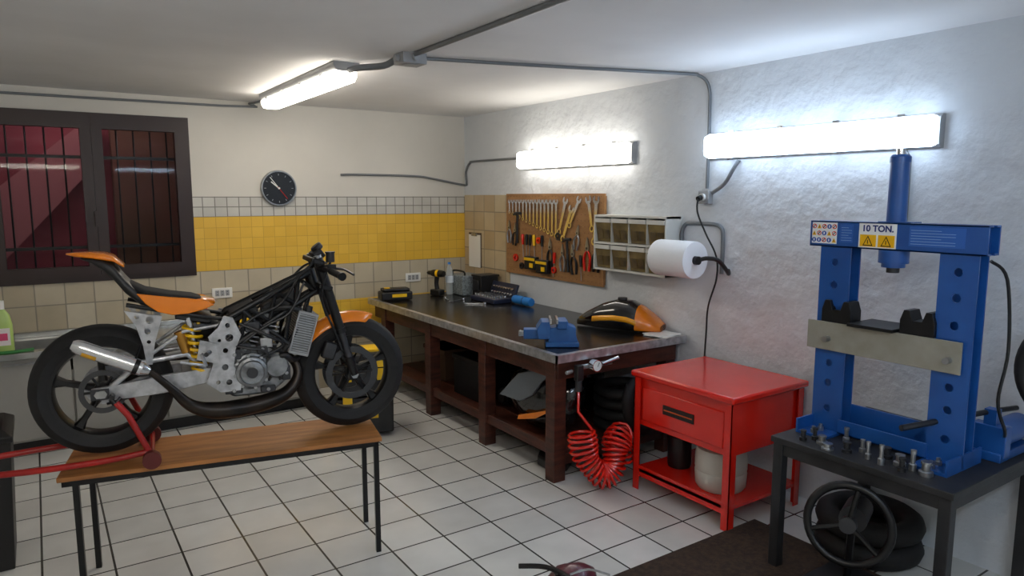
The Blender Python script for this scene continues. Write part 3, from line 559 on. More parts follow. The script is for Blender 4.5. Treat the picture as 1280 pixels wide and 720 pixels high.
mk(B().bb(PXX-.05,PXX+.17,1.62,1.835,1.238,1.253,AB),'press_plate',label='flat black steel plate on the press bed',cat='plate',bev=.002)
# pump
e=E('hand_pump','blue hydraulic hand pump with long lever on table','pump',(3.6,1.33,TZ))
b=B(); b.box((3.6,1.32,TZ+.02),(.32,.12,.04),BLU).cyl((3.46,1.32,TZ+.1),(3.77,1.32,TZ+.1),.06,BLU,n=24).box((3.48,1.32,TZ+.09),(.06,.14,.14),BLU); mk(b,'pump_body',e,bev=.004)
b=B(); b.box((3.48,1.32,TZ+.19),(.05,.05,.08),BLU).tube([(3.62,1.28,TZ+.22),(3.48,1.33,TZ+.215),(3.05,1.50,TZ+.17)],[.011,.012,.014],DST,10); mk(b,'pump_lever',e)
mk(B().tube([(3.30,1.31,1.58),(3.37,1.27,1.5),(3.39,1.25,1.2),(3.36,1.26,.98),(3.40,1.24,.85),(3.46,1.26,.80)],.007,BLKP,8,6),'pump_hose',e)
k=0
for (x,y,h,r) in ((3.0,1.93,.05,.014),(3.03,1.85,.04,.02),(3.15,1.80,.07,.012),(3.02,1.72,.05,.018),(3.08,1.68,.06,.011),(3.02,1.62,.08,.01),(3.1,1.58,.05,.02),(3.0,1.55,.09,.011),(3.06,1.50,.05,.02),(3.0,1.46,.06,.014),(3.05,1.44,.09,.012),(3.04,1.38,.06,.022),(3.05,1.90,.06,.012),(2.98,1.79,.03,.022)):
    b=B(); b.lathe([(0,0),(r*1.3,0),(r*1.3,h*.3),(r*.8,h*.35),(r*.8,h*.8),(r,h*.82),(r,h),(0,h)],(x,y,TZ),(0,0,1),STEEL if k%3 else DST,14); k+=1
    mk(b,'press_pin',label='small steel press pin standing on table',cat='press pin',group='steel press pins on the black table')
# under table
e=E('crank_machine','black machine with spoked flywheel under metal table','machine',(2.95,1.65,0)); c=(2.86,1.6,.42)
mk(B().tor(c,(-1,-.4,.2),.17,.018,BLK,36,10),'flywheel_rim',e)
b=B(); ax=Vector((-1,-.4,.2)).normalized(); s1=ax.cross(Vector((0,0,1))).normalized(); s2=ax.cross(s1)
for i in range(3): a=rad(120*i+20); b.tube([c,Vector(c)+(s1*math.cos(a)+s2*math.sin(a))*.165],.012,BLK,8)
b.cyl(Vector(c)-ax*.03,Vector(c)+ax*.03,.035,DST); mk(b,'flywheel_spokes',e)
mk(B().tube([c,(3.0,1.66,.38),(3.05,1.7,.05)],.018,BLK,8).box((3.04,1.68,.03),(.3,.3,.06),DST).cyl((3.0,1.66,.38),(3.2,1.74,.36),.06,DST),'machine_frame',e)
for (x,y,z,r) in((3.5,1.85,.06,.2),(3.5,1.85,.18,.2)): mk(B().tor((x,y,z),(0,0,1),r,.06,RUB,36,10,1),'tyre',label='black rubber tyre stacked under the metal table',cat='tyre',group='tyres under the metal table')
e=E('bicycle_wheel','black knobbly bicycle wheel against the wall','wheel',(3.62,1.03,.83)); c=Vector((3.6,1.03,1.1))
mk(B().tor(c,(1,0,0),.24,.03,RUB,48,10),'tyre',e); mk(B().tor(c,(1,0,0),.2,.014,DST,40,8),'rim',e)
b=B()
for i in range(20): a=rad(18*i); b.cyl(c,c+Vector((0,math.cos(a),math.sin(a)))*.2,.0018,STEEL,n=5)
b.cyl(c-Vector((.04,0,0)),c+Vector((.04,0,0)),.02,STEEL); mk(b,'spoke_hub',e)
mk(B().cyl(c+Vector((.02,0,0)),Vector((RW,c.y,c.z)),.012,STEEL),'wall_hook',e)
mk(B().bb(1.95,3.3,1.3,2.40,0,.012,M('rug_brown','2e211a',.95,noise=('443325',40),bump=(.5,120))),'floor_mat',label='dark brown floor mat on white tiles',cat='mat',bev=.004)
# ---------------------------------------------------------------- counter with sink
e=E('kitchen_counter','steel topped counter with sink and pale cabinet fronts','counter',(.2,6.2,0)); SS=M('stainless','c0c2c0',.25,.7,noise=('a4a6a4',8)); CF=M('cabinet_front','a6a59f',.45,noise=('9a9994',2))
XL=LW+.01
b=B(); yA,yB=5.9,6.535; b.bb(XL,-.45,yA,yB,.715,.76,SS).bb(.10,2.0,yA,yB,.715,.76,SS).bb(-.45,.10,yA,6.0,.715,.76,SS).bb(-.45,.10,6.42,yB,.715,.76,SS).bb(XL,2.0,yB-.01,yB,.76,.80,SS); mk(b,'worktop',e,bev=.003)
b=B(); b.bb(-.45,-.44,6.0,6.42,.6,.76,SS).bb(.09,.10,6.0,6.42,.6,.76,SS).bb(-.45,.10,6.0,6.01,.6,.76,SS).bb(-.45,.10,6.41,6.42,.6,.76,SS).bb(-.45,.10,6.0,6.42,.59,.6,SS); mk(b,'sink_basin',e)
mk(B().bb(XL,1.97,5.97,6.53,.1,.59,CF).bb(XL,1.97,6.03,6.5,0,.1,BLKP),'cabinet_body',e)
for i in range(6):
    x=LW+.02+i*.61; dd=mk(B().bb(x,x+.595,5.945,5.968,.12,.71,CF),'door',e,bev=.003); mk(B().bb(x+.2,x+.4,5.925,5.945,.67,.68,STEEL),'handle',dd)
b=B(); b.tube([(-.3,6.47,.76),(-.3,6.47,1.0),(-.3,6.42,1.06),(-.3,6.3,1.05),(-.3,6.27,1.0)],.012,CHR,10,4); mk(b,'faucet',e)
def squeeze(x,y,z,c,lab):
    e=E('detergent_bottle',lab,'bottle',(x,y,z)); mk(B().loft([[(x+a*w,y+c_*w*.6,z+h) for a,c_ in [(math.cos(2*math.pi*i/16),math.sin(2*math.pi*i/16)) for i in range(16)]] for w,h in((.05,0),(.058,.02),(.058,.2),(.045,.27),(.02,.31))],M('det_'+c,c,.3)),'bottle_body',e)
    mk(B().cyl((x,y,z+.31),(x,y,z+.37),.02,WHT),'cap',e); mk(B().box((x,y-.037,z+.12),(.08,.004,.12),M('det_lab','f0e8e8',.4)),'paper_label',e); mk(B().box((x,y-.04,z+.12),(.05,.002,.05),M('det_pink','d84a78',.4)),'label_print',e)
squeeze(-.245,5.97,.761,'b4d078','pale green detergent bottle with white pink label on counter')
mk(B().tube([(-.48,5.92,.775),(-.34,5.915,.775),(-.18,5.915,.773),(-.08,5.95,.773)],.012,M('hose_green','2f7d3a',.5),8,4),'garden_hose',label='green rubber hose lying along the sink edge',cat='hose')
mk(B().lathe([(0,0),(.035,0),(.035,.16),(.02,.18),(.02,.2),(0,.2)],(1.12,6.35,.761),(0,0,1),RED,16),'spray_can',label='red spray can on the counter',cat='can')
mk(B().box((1.45,6.25,.792),(.3,.2,.06),YEL).box((1.45,6.25,.83),(.22,.06,.02),BLKP),'tool_case',label='yellow and black tool case lying on counter',cat='case',bev=.01)
mk(B().box((1.85,6.2,.812),(.2,.25,.1),M('box_grey','777a78',.6)).box((1.85,6.2,.865),(.21,.26,.015),BLKP),'grey_box',label='small grey box with black lid on counter',cat='box',bev=.006)
b=B(); b.loft([[(-.36+sx_*w,4.3+sy_*d,z) for sx_,sy_ in((-1,-1),(1,-1),(1,1),(-1,1))] for w,d,z in((.15,.17,0),(.18,.2,.66),(.19,.21,.66),(.19,.21,.69),(.15,.17,.72))],BLKP); mk(b,'waste_bin',label='black plastic waste bin with lid',cat='bin',bev=.01)
# tool trolley
T=Matrix.Translation((2.03,5.12,0))@Matrix.Rotation(rad(-15),4,'Z')
e=E('tool_trolley','black and yellow rolling plastic tool chest on floor','tool box',(2.03,5.12,0),rz=-15)
mk(B(T).bb(-.22,.22,-.17,.17,.03,.32,BLKP),'lower_box',e,bev=.015); mk(B(T).bb(-.22,.22,-.17,.17,.33,.52,BLKP),'middle_box',e,bev=.015); mk(B(T).bb(-.21,.21,-.16,.16,.53,.66,BLKP),'upper_box',e,bev=.02)
for z in(.3,.5,.6): 
    for x in(-.13,.13): mk(B(T).box((x,-.178,z),(.07,.02,.09),YEL),'latch',e,bev=.004)
mk(B(T).box((0,-.174,.18),(.2,.01,.05),YEL),'yellow_panel',e,bev=.003); mk(B(T).box((0,0,.668),(.3,.2,.02),YEL),'lid_panel',e,bev=.003)
mk(B(T).tube([(-.15,.1,.66),(-.15,.1,.74),(.15,.1,.74),(.15,.1,.66)],.012,BLKP,8,3),'handle',e)
for x in(-.23,.23): mk(B(T).cyl((x-.02,.12,.07),(x+.02,.12,.07),.07,RUB),'wheel',e)
mk(B(T).bb(.222,.272,-.14,.10,.44,.56,M('bucket_red','e8401c',.4)).bb(.222,.282,-.15,.11,.56,.575,RED),'side_bin',e,label='orange-red clip-on side bin',bev=.006)
# ---------------------------------------------------------------- wooden bench
BZ=.625; bang=-12.1; T=Matrix.Translation((.734,3.605,0))@Matrix.Rotation(rad(bang),4,'Z')
e=E('wooden_bench','low bench with plywood top and black metal legs','bench',(.734,3.605,0),rz=bang); PLY=M('plywood','b5783e',.5,noise=('8e5a2c',3,(1,8,8)),bump=(.1,30))
mk(B(T).bb(-.715,.715,-.21,.21,BZ-.022,BZ,PLY),'top',e,bev=.003)
b=B(T)
for y in(-.195,.17): b.bb(-.70,.70,y,y+.025,BZ-.05,BZ-.022,BLK)
for x in(-.70,.675): b.bb(x,x+.025,-.195,.195,BZ-.05,BZ-.022,BLK)
b.bb(-.69,.69,-.01,.01,BZ-.05,BZ-.022,BLK)
mk(b,'frame',e)
for x in(-.66,.675):
    for y in(-.195,.17): mk(B(T).bb(x,x+.025,y,y+.025,0,BZ-.05,BLK),'leg',e)
# ---------------------------------------------------------------- MOTORCYCLE
byaw=math.atan2(-.148,1.125); TM=Matrix.Translation((.205,3.668,BZ))@Matrix.Rotation(byaw,4,'Z')@Matrix.Scale(.976,4,(1,0,0))
mo=E('motorcycle','orange and black stripped racing motorcycle standing on bench','motorcycle',(.205,3.668,BZ),rz=math.degrees(byaw))
def wheel(cx,cz,R,w,name,dr,fr=False):
    c=(cx,0,cz); ri=R-.085
    b=B(TM); hw=w/2; b.lathe([(ri-.005,-hw*.75),(ri+.02,-hw*.9),(R-.045,-hw),(R-.015,-hw*.72),(R-.003,-hw*.35),(R,0),(R-.003,hw*.35),(R-.015,hw*.72),(R-.045,hw),(ri+.02,hw*.9),(ri-.005,hw*.75)],c,(0,1,0),RUB,56,closed=True)
    rb=B(TM); rb.lathe([(ri+.004,-hw*.8),(ri+.004,hw*.8),(ri-.012,hw*.75),(ri-.02,hw*.4),(ri-.02,-hw*.4),(ri-.012,-hw*.75)],c,(0,1,0),BLK,56,closed=True)
    for i in range(5):
        a=2*math.pi*i/5+.35; d=Vector((math.cos(a),0,math.sin(a))); s_=Vector((-math.sin(a),0,math.cos(a))); cc=Vector(c)
        rings=[]
        for r,ww,th in((.03,.022,.03),(.09,.014,.022),(ri-.06,.014,.02),(ri-.01,.028,.028)):
            rings.append([cc+d*r+s_*ww*p+Vector((0,th*q,0)) for p,q in((-1,-.6),(-.6,-1),(.6,-1),(1,-.6),(1,.6),(.6,1),(-.6,1),(-1,.6))])
        rb.loft(rings,BLK)
    rb.cyl((cx,-hw*.9,cz),(cx,hw*.9,cz),.042,BLK)
    r=mk(rb,name,mo,label='black five-spoke wheel'); mk(b,'tyre',r,label='black slick tyre')
    for sy in ((-1,1) if fr else (-1,)):
        db=B(TM); y=sy*hw*.95; db.lathe([(dr,y-.002),(dr,y+.002),(dr*.76,y+.002),(dr*.76,y-.002)],c,(0,1,0),M('disc_steel','4c4d50',.3,.8),40,closed=True)
        for i in range(6):
            a=math.pi*i/3; d=Vector((math.cos(a),0,math.sin(a))); db.tube([Vector((cx,y,cz))+d*.035,Vector((cx,y,cz))+d*dr*.78],.006,BLK,6)
        mk(db,'brake_disc',r)
    mk(B(TM).cyl((cx,-hw-.05,cz),(cx,hw+.05,cz),.012,STEEL).cyl((cx,-hw-.055,cz),(cx,-hw-.045,cz),.02,STEEL,n=6),'axle',r)
    return r
wheel(0,.345,.302,.13,'rear_wheel',.10); wheel(1.165,.302,.297,.10,'front_wheel',.14,True)
b=B(TM); b.lathe([(.095,.078),(.095,.084),(.06,.084),(.06,.078)],(0,0,.345),(0,1,0),ALU,36,closed=True); mk(b,'sprocket',mo)
b=B(TM); b.tube([(0,.081,.44),(.55,.081,.43),(.58,.081,.395),(.55,.081,.36),(0,.081,.25)],.007,DST,6); mk(b,'drive_chain',mo)
# swingarm
b=B(TM)
for g in(-1,1):
    b.loft([[(x,g*.095+dy,z+dz) for dy,dz in((-.014,-h),(.014,-h),(.014,h),(-.014,h))] for x,z,h in((-.045,.345,.024),(.05,.345,.034),(.25,.36,.042),(.48,.385,.034))],ALU)
    b.tube([(.03,g*.095,.365),(.16,g*.095,.47),(.36,g*.09,.49),(.45,g*.08,.40)],.014,ALU,8)
b.box((.36,0,.38),(.05,.19,.05),ALU); b.cyl((.48,-.12,.385),(.48,.12,.385),.022,ALU)
mk(b,'swingarm',mo,label='brushed aluminium swingarm',bev=.003)
mk(B(TM).box((-.01,-.112,.345),(.075,.006,.05),DST).cyl((-.015,-.109,.345),(-.015,-.122,.345),.018,STEEL,n=6),'chain_adjuster',mo)
for g in(-1,1):
    o=mk(B(TM).prism([(.11,.715),(.265,.68),(.25,.63),(.228,.56),(.212,.46),(.188,.46),(.178,.55),(.155,.64)],g*.107-.005,g*.107+.005,ALU),'subframe_bracket',mo,label='light alloy bracket')
    punch(o,[(TM@Vector((x,-.2,z)),TM@Vector((x,.2,z)),r) for x,z,r in((.16,.685,.010),(.212,.665,.016),(.2,.615,.013),(.203,.565,.009))])
    b=B(TM); b.tube([(.12,g*.10,.74),(.32,g*.10,.69),(.56,g*.11,.64)],.010,BLK,8); mk(b,'subframe_tube',mo); mk(B(TM).tube([(.2,g*.10,.5),(.35,g*.1,.6),(.52,g*.11,.62)],.009,ALU,8),'subframe_strut',mo)
# frame
b=B(TM); HT=Vector((.965,0,.845));HB=Vector((.995,0,.735))
for g in(-1,1):
    A0=(.958,g*.035,.84);A1=(.56,g*.115,.655);L0=(.99,g*.035,.745);L1=(.60,g*.125,.535)
    def la(a,c,t): return tuple(a[i]*(1-t)+c[i]*t for i in range(3))
    b.tube([A0,A1,(.50,g*.11,.60),(.49,g*.11,.40)],.0165,BLK,10).tube([L0,L1,(.53,g*.115,.47)],.0155,BLK,10)
    zz=[.0,.14,.28,.44,.62,.80,1]
    for i in range(len(zz)-1):
        p=la(A0,A1,zz[i]) if i%2 else la(L0,L1,zz[i]); q=la(L0,L1,zz[i+1]) if i%2 else la(A0,A1,zz[i+1]); b.tube([p,q],.0105,BLK,8)
    b.tube([la(L0,L1,.35),(.80,g*.12,.46),(.72,g*.12,.33)],.012,BLK,8); b.tube([la(L0,L1,.1),(.90,g*.10,.60),(.80,g*.12,.46)],.012,BLK,8); b.tube([la(L0,L1,.7),(.74,g*.12,.50),(.80,g*.12,.46)],.011,BLK,8)
b.tube([(.5,-.11,.6),(.5,.11,.6)],.013,BLK,8).tube([(.62,-.125,.535),(.62,.125,.535)],.013,BLK,8).tube([(.78,-.08,.75),(.78,.08,.75)],.010,BLK,8)
b.cyl(HB-(HT-HB)*.1,HT+(HT-HB)*.1,.032,BLK)
mk(b,'trellis_frame',mo,label='black tubular trellis frame')
PP=[(.44,.35),(.50,.30),(.59,.30),(.60,.35),(.565,.42),(.575,.50),(.605,.57),(.57,.655),(.53,.665),(.50,.61),(.455,.57),(.485,.48)]
for g in(-1,1):
    o=mk(B(TM).prism(PP,g*.137-.005,g*.137+.005,ALU),'footrest_plate',mo,label='machined silver footrest plate')
    punch(o,[(TM@Vector((x,-.2,z)),TM@Vector((x,.2,z)),r) for x,z,r in((.49,.35,.010),(.54,.345,.014),(.525,.42,.015),(.53,.50,.012),(.55,.56,.018),(.505,.55,.008),(.545,.62,.011))])
    b=B(TM); b.cyl((.46,g*.14,.50),(.44,g*.22,.505),.011,DST,n=10).tube([(.44,g*.15,.44),(.36,g*.16,.46),(.33,g*.16,.47)],.007,ALU,8).prism([(.40,.47),(.50,.44),(.49,.54),(.42,.56)],g*.147-.004,g*.147+.004,ALU).tube([(.42,g*.152,.50),(.44,g*.152,.44)],.008,ALU,8)
    mk(b,'footrest',mo)
# shock
s0=Vector((.385,0,.63));s1_=Vector((.42,0,.40)); pts=[]
for i in range(7*12+1):
    t=i/84; a=2*math.pi*i/12; p=s0.lerp(s1_,t)+Vector((0,-.07,0)); pts.append(p+Vector((math.cos(a)*.036,math.sin(a)*.036,0)))
mk(B(TM).tube(pts,.008,YEL,6),'shock_spring',mo,label='yellow coil spring')
b=B(TM); b.cyl(s0+Vector((-.01,-.07,.03)),s1_+Vector((.005,-.07,-.03)),.017,CHR); mk(b,'shock_absorber',mo); mk(B(TM).cyl((.33,-.09,.60),(.36,-.09,.50),.022,M('gold','b8863a',.3,.8)),'shock_reservoir',mo)
mk(B(TM).box((.40,0,.66),(.16,.17,.04),BLKP,rot=(0,12,0)),'battery_tray',mo,bev=.006)
# engine
EN=M('engine_cast','9a9da0',.34,.65,noise=('55585b',16),bump=(.2,50))
b=B(TM); b.loft([[(x,y,z) for x,z in ((.50,.31),(.56,.26),(.74,.26),(.82,.32),(.82,.42),(.74,.50),(.58,.50),(.50,.42))] for y in(-.11,.11)],EN)
b.cyl((.56,-.115,.40),(.56,.115,.40),.08,EN,n=28)
mk(b,'crankcase',mo,bev=.012)
b=B(TM); b.lathe([(0,.168),(.05,.168),(.072,.158),(.078,.138),(.088,.133),(.09,.10),(0,.10)],(.645,0,.385),(0,-1,0),EN,32).lathe([(0,.15),(.05,.15),(.058,.14),(.06,.10),(0,.10)],(.765,0,.40),(0,-1,0),EN,28)
b.lathe([(.05,.160),(.056,.172),(.062,.160)],(.645,0,.385),(0,-1,0),STEEL,28)
for i in range(8): a=rad(45*i+10); b.cyl((.645+.08*math.cos(a),-.125,.385+.08*math.sin(a)),(.645+.08*math.cos(a),-.148,.385+.08*math.sin(a)),.008,STEEL,n=8)
b.cyl((.645,-.165,.385),(.645,-.174,.385),.026,DST)
mk(b,'clutch_cover',mo,label='round cast silver cover')
for x,z,w,h in((.57,.475,.06,.05),(.70,.49,.05,.04),(.81,.36,.04,.07),(.56,.30,.08,.03),(.72,.29,.07,.03),(.62,.50,.05,.05)): mk(B(TM).box((x,-.125,z),(w,.03,h),DST).cyl((x,-.14,z),(x,-.147,z),.01,STEEL,n=8),'engine_bracket',mo,bev=.006)
b=B(TM); ax=Vector((.25,0,1)).normalized(); p0=Vector((.70,0,.47))
for i in range(7):
    c=p0+ax*(.022*i); b.box(c,(.14-.003*i,.19,.007),EN,rot=(0,14,0))
b.cyl(p0-ax*.02,p0+ax*.16,.06,DST); b.cyl(p0+ax*.155,p0+ax*.185,.075,EN,n=24)
b.cyl(p0+ax*.18,p0+ax*.22,.010,WHT,n=8); mk(b,'engine_cylinder',mo)
b=B(TM); b.cyl((.62,0,.53),(.50,0,.58),.036,BLKP).cyl((.56,0,.50),(.56,0,.62),.038,ALU).lathe([(0,0),(.05,.0),(.065,.05),(.06,.12),(0,.12)],(.50,0,.58),(-1,0,.3),BLKP,18); mk(b,'carburettor',mo)
for pl,r in (([(.745,-.12,.42),(.80,-.14,.45),(.84,-.12,.42),(.88,-.08,.42)],.015),([(.72,-.06,.66),(.82,-.10,.68),(.90,-.10,.66)],.014),([(.60,-.12,.62),(.72,-.15,.56),(.80,-.13,.50),(.66,-.14,.44)],.008),([(.56,-.13,.52),(.64,-.15,.50),(.72,-.14,.47),(.78,-.14,.33)],.007),([(.62,-.11,.68),(.70,-.11,.60),(.76,-.12,.56),(.83,-.12,.50)],.010)): mk(B(TM).tube(pl,r,BLKP,8,5),'coolant_hose',mo)
mk(B(TM).box((.66,-.10,.60),(.07,.05,.05),DST),'ignition_coil',mo,bev=.005); mk(B(TM).box((.63,.0,.665),(.13,.14,.05),BLKP,rot=(0,-24,0)),'electronics_box',mo,bev=.005); mk(B(TM).box((.72,-.12,.52),(.06,.04,.05),STEEL).cyl((.72,-.12,.545),(.72,-.12,.585),.02,STEEL),'water_pump',mo,bev=.005)
mk(B(TM).loft([[(x,y,z) for y,z in((-.06,z0),(.06,z0),(.06,z1),(-.06,z1))] for x,z0,z1 in((.72,.63,.69),(.80,.64,.73),(.88,.68,.77))],BLKP),'airbox',mo,bev=.01)
# radiator
RT=TM@Matrix.Translation((.905,0,.545))@Matrix.Rotation(rad(17),4,'Y')
RC=M('radiator_core','6e7070',.5,.4)
b=B(RT); b.box((0,0,0),(.08,.23,.19),RC)
for i in range(16): b.box((0,0,-.09+i*.012),(.087,.242,.003),ALU)
mk(b,'radiator_core',mo,flat=True)
b=B(RT)
for x in(-.046,.046): b.box((x,-.115,0),(.010,.016,.21),GRY)
b.box((0,0,.102),(.10,.25,.014),GRY).box((0,0,-.102),(.10,.25,.014),GRY).cyl((0,-.09,.10),(0,-.09,.14),.018,DST); mk(b,'radiator_tank',mo,bev=.004)
# exhaust
EX=M('exhaust_dark','242120',.35,.7,noise=('3c332b',10))
b=B(TM); b.tube([(.77,-.02,.45),(.86,-.03,.40),(.88,-.05,.32),(.82,-.07,.245),(.72,-.09,.215),(.58,-.11,.205),(.46,-.13,.215),(.36,-.15,.26),(.28,-.18,.36),(.20,-.2,.45)],[.020,.022,.026,.033,.040,.043,.040,.028,.017,.014],EX,18,5); mk(b,'expansion_chamber',mo,label='dark swollen two-stroke exhaust chamber')
q0=Vector((.20,-.2,.45));q1=Vector((-.09,-.2,.595)); qd=(q1-q0).normalized(); Lq=(q1-q0).length
b=B(TM); b.lathe([(0,0),(.016,0),(.029,.03),(.033,.035),(.033,Lq-.03),(.029,Lq-.01),(.018,Lq+.005),(.014,Lq+.005),(.014,Lq-.02),(0,Lq-.02)],q0,qd,M('silencer_alloy','dcdee0',.22,.8),28); si=mk(b,'silencer',mo,label='brushed alloy silencer')
mk(B(TM).lathe([(.0335,.22),(.0335,.28)],q0,qd,M('sticker_gold','d8a020',.4),28,a0=200,a1=340),'sticker',si)
mk(B(TM).lathe([(.0355,.05),(.0355,.07),(.033,.07),(.033,.05)],q0,qd,BLK,28,closed=True).tube([q0+qd*.06+Vector((0,0,.032)),(.17,-.12,.56)],.005,BLK,6),'strap',si)
# tail
def rr(x,w,z0,z1): 
    c=(z0+z1)/2;h=(z1-z0)/2; return [(x,w*math.copysign(abs(math.cos(t))**.6,math.cos(t)),c+h*math.copysign(abs(math.sin(t))**.6,math.sin(t))) for t in [2*math.pi*i/20+.01 for i in range(20)]]
b=B(TM); b.loft([rr(*s_) for s_ in((-.05,.04,.945,.955),(-.01,.07,.930,.952),(.035,.085,.895,.950),(.075,.095,.850,.93),(.12,.10,.785,.865),(.18,.105,.730,.79),(.28,.108,.695,.765),(.38,.10,.69,.748),(.47,.065,.705,.732))],BLKP); mk(b,'seat_unit',mo,label='black single seat tail unit',ang=70)
b=B(TM); b.loft([rr(*s_) for s_ in((-.108,.012,.966,.974),(-.07,.04,.956,.978),(-.01,.07,.948,.979),(.04,.085,.938,.974),(.08,.082,.930,.960),(.12,.055,.902,.918))],ORG); mk(b,'tail_cowl',mo,label='glossy orange tail cowl',ang=70)
outer=[(.165,.79),(.20,.74),(.25,.70),(.31,.682),(.38,.684),(.44,.697),(.495,.718),(.46,.740),(.38,.756),(.28,.770)]
for g in(-1,1): mk(B(TM).prism(outer,g*.111-.006,g*.111+.006,ORG),'side_panel',mo,label='glossy orange side panel',bev=.005)
mk(B(TM).loft([rr(*s_) for s_ in((.38,.10,.70,.757),(.44,.083,.70,.75),(.50,.055,.712,.735))],ORG),'front_cowl',mo,label='orange seat front cowl',ang=70)
b=B(TM); b.loft([rr(*s_) for s_ in((.14,.08,.80,.84),(.2,.095,.77,.805),(.3,.095,.752,.78),(.4,.09,.742,.763),(.46,.055,.725,.743))],M('seat_foam','1a1a1c',.85)); mk(b,'seat_pad',mo,ang=70)
# fork
fd=Vector((1.165,0,.302))-Vector((1.0,0,.90)); 
def fp(t,y,off=0): p=Vector((1.0,y,.90))+fd*t; return (p.x+off,p.y,p.z)
for g in(-1,1):
    b=B(TM); y=g*.09
    b.cyl(fp(-.03,y),fp(.58,y),.0245,BLK).cyl(fp(.58,y),fp(.62,y),.028,BLK).cyl(fp(.62,y),fp(.86,y),.019,DST).tube([fp(.84,y),fp(1.0,y)],[.025,.023],BLK,14).cyl(fp(-.05,y),fp(-.03,y),.02,STEEL)
    b.box(fp(.97,y*.98),(.05,.03,.07),BLK); f=mk(b,'fork_leg',mo,label='black upside-down fork leg')
    b=B(TM); c=Vector(fp(.74,y*.92)); b.box((c.x-.08,y*.78,c.z-.02),(.07,.045,.09),DST,rot=(0,20,0)); mk(b,'brake_caliper',f,bev=.01)
for t in(.0,.22):
    c=Vector(fp(t,0)); mk(B(TM).box((c.x-.01,0,c.z),(.07,.24,.026),BLK,rot=(0,15,0)),'triple_clamp',mo,bev=.006)
for g in(-1,1):
    b=B(TM); b.cyl((1.0,g*.09,.865),(1.03,g*.13,.865),.02,BLK); b.tube([(1.01,g*.10,.868),(1.03,g*.2,.862),(1.05,g*.33,.85)],.011,BLK,10); hb=mk(b,'handlebar',mo)
    mk(B(TM).cyl((1.032,g*.22,.861),(1.052,g*.34,.849),.017,RUB,n=14).cyl((1.052,g*.34,.849),(1.056,g*.36,.847),.02,BLK,n=14),'grip',hb)
    mk(B(TM).tube([(1.05,g*.17,.87),(1.10,g*.2,.865),(1.12,g*.32,.85)],[.008,.006,.006],DST,8,4).box((1.045,g*.17,.875),(.04,.04,.03),BLK),'lever',hb)
b=B(TM); b.cyl((1.045,-.15,.90),(1.045,-.15,.945),.022,BLKP,n=18).cyl((1.045,-.15,.945),(1.045,-.15,.952),.025,BLKP,n=18); b.tube([(1.045,-.15,.90),(1.04,-.14,.88)],.006,BLKP,6); mk(b,'brake_reservoir',mo)
mk(B(TM).box((1.01,0,.93),(.05,.12,.05),BLKP,rot=(0,-40,0)).cyl((1.02,.0,.95),(1.0,0,.975),.03,BLKP),'instrument',mo,bev=.006)
for pl in ([(1.04,-.15,.89),(1.0,-.18,.80),(1.0,-.14,.70),(1.06,-.12,.55),(1.1,-.11,.44)],[(1.04,.15,.88),(.96,.12,.86),(.86,.08,.78),(.7,.05,.66)],[(1.0,-.08,.93),(.94,-.14,.88),(.84,-.12,.80),(.72,-.1,.72)],[(.92,-.10,.80),(.84,-.13,.66),(.72,-.13,.60),(.60,-.13,.52)],[(.98,-.1,.90),(.90,-.12,.84),(.80,-.10,.70),(.66,-.12,.64),(.50,-.13,.52)]): mk(B(TM).tube(pl,.006,BLKP,6,5),'control_cable',mo)
# mudguard
rings=[]
for i in range(17):
    a=rad(66+80*i/16); k=math.sin(math.pi*i/16)**.35*.9+.1; d=Vector((math.cos(a),0,math.sin(a))); c=Vector((1.165,0,.302)); rg=[]
    for R_ in(.325,.318):
        for j in range(9):
            t=-1+j/4 if R_>.32 else 1-j/4; rg.append(c+d*(R_-.045*t*t)+Vector((0,t*.06*k,0)))
    rings.append(rg)
mk(B(TM).loft(rings,ORG),'front_mudguard',mo,label='glossy orange front mudguard',ang=60)
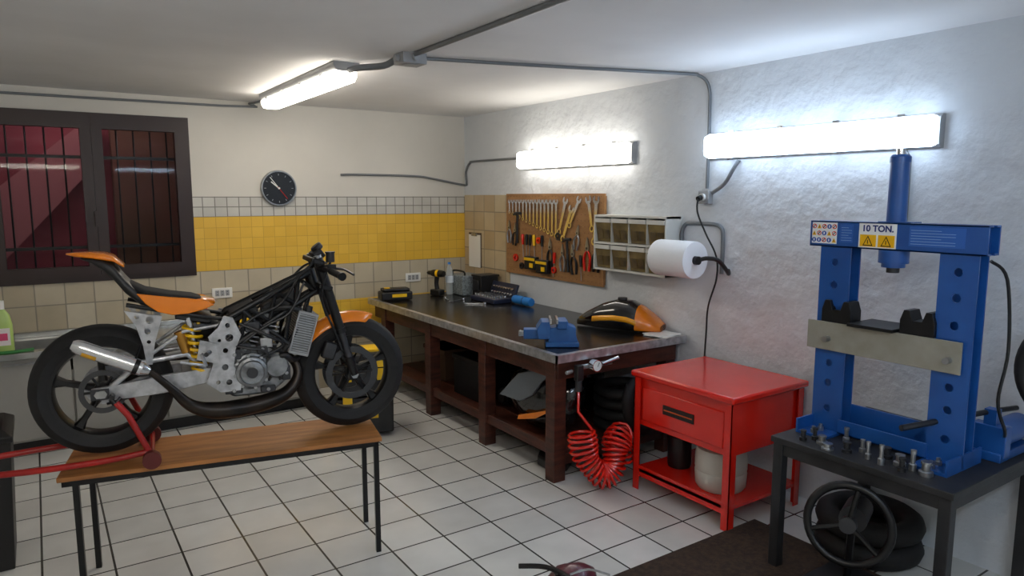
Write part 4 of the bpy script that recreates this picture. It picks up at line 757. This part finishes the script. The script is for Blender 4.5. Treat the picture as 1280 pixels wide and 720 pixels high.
# paddock stand
ps=E('paddock_stand','red tubular rear paddock stand with small wheels','paddock stand',(.205,3.668,BZ),rz=math.degrees(byaw)); SRD=M('stand_red','b01a14',.35,noise=('901410',6))
b=B(TM)
for g in(-1,1):
    b.tube([(.055,g*.165,.315),(.10,g*.165,.25),(.185,g*.165,.045)],.014,SRD,10)
    b.tube([(.175,g*.165,.07),(.0,g*.165,.055),(-.3,g*.15,.05),(-.62,g*.09,.05),(-.72,0,.05)],.014,SRD,10,3)
b.tube([(.185,-.165,.045),(.185,.165,.045)],.012,SRD,10)
mk(b,'stand_frame',ps)
for g in(-1,1):
    mk(B(TM).cyl((.185,g*.18,.04),(.185,g*.215,.04),.04,M('stand_wheel','5a1410',.5),n=24),'stand_wheel',ps)
    b=B(TM); b.tube([(.03,g*.15,.345),(.05,g*.165,.31),(.075,g*.15,.33)],.01,BLKP,8); b.cyl((.04,g*.115,.335),(.04,g*.165,.335),.012,BLKP); mk(b,'support_hook',ps)
# ---------------------------------------------------------------- mini scooter
e=E('mini_scooter','small maroon mini scooter with black handlebar on floor','scooter',(1.5,2.02,0)); MR=M('maroon','561c2c',.35,coat=.3)
T=Matrix.Translation((1.48,2.02,0))@Matrix.Rotation(rad(12),4,'Z')@Matrix.Scale(.95,4)
for x in(.25,-.35): mk(B(T).tor((x,0,.1),(0,1,0),.075,.028,RUB,30,10).cyl((x,-.03,.1),(x,.03,.1),.05,DST),'wheel',e)
mk(B(T).loft([fring(-.45,.03,.2,.24),fring(-.3,.07,.16,.27),fring(-.1,.06,.14,.22),fring(.02,.08,.14,.28),fring(.12,.11,.16,.37),fring(.22,.12,.18,.40),fring(.3,.08,.22,.38),fring(.36,.02,.28,.34)],MR),'fairing',e,ang=80)
for g in(-1,1): mk(B(T).prism([(.02,.22),(.2,.28),(.16,.34),(.04,.30)],g*.105-.012,g*.105+.012,WHT),'side_sticker',e,bev=.004)
mk(B(T).tube([(.06,-.16,.40),(.12,-.06,.41),(.12,.06,.41),(.06,.16,.40)],.011,BLK,8,4).tube([(.17,0,.3),(.12,0,.41)],.014,BLK,8).tube([(.13,-.06,.42),(.2,-.10,.43),(.24,-.18,.42)],.005,STEEL,8,3),'handlebar',e)
# ---------------------------------------------------------------- world
w=bpy.data.worlds.new('w'); SC.world=w; w.use_nodes=True; w.node_tree.nodes['Background'].inputs[0].default_value=(.03,.035,.05,1); w.node_tree.nodes['Background'].inputs[1].default_value=.5
try:
    SC.view_settings.view_transform='Standard'; SC.view_settings.look='None'
except Exception as ex: print(ex)
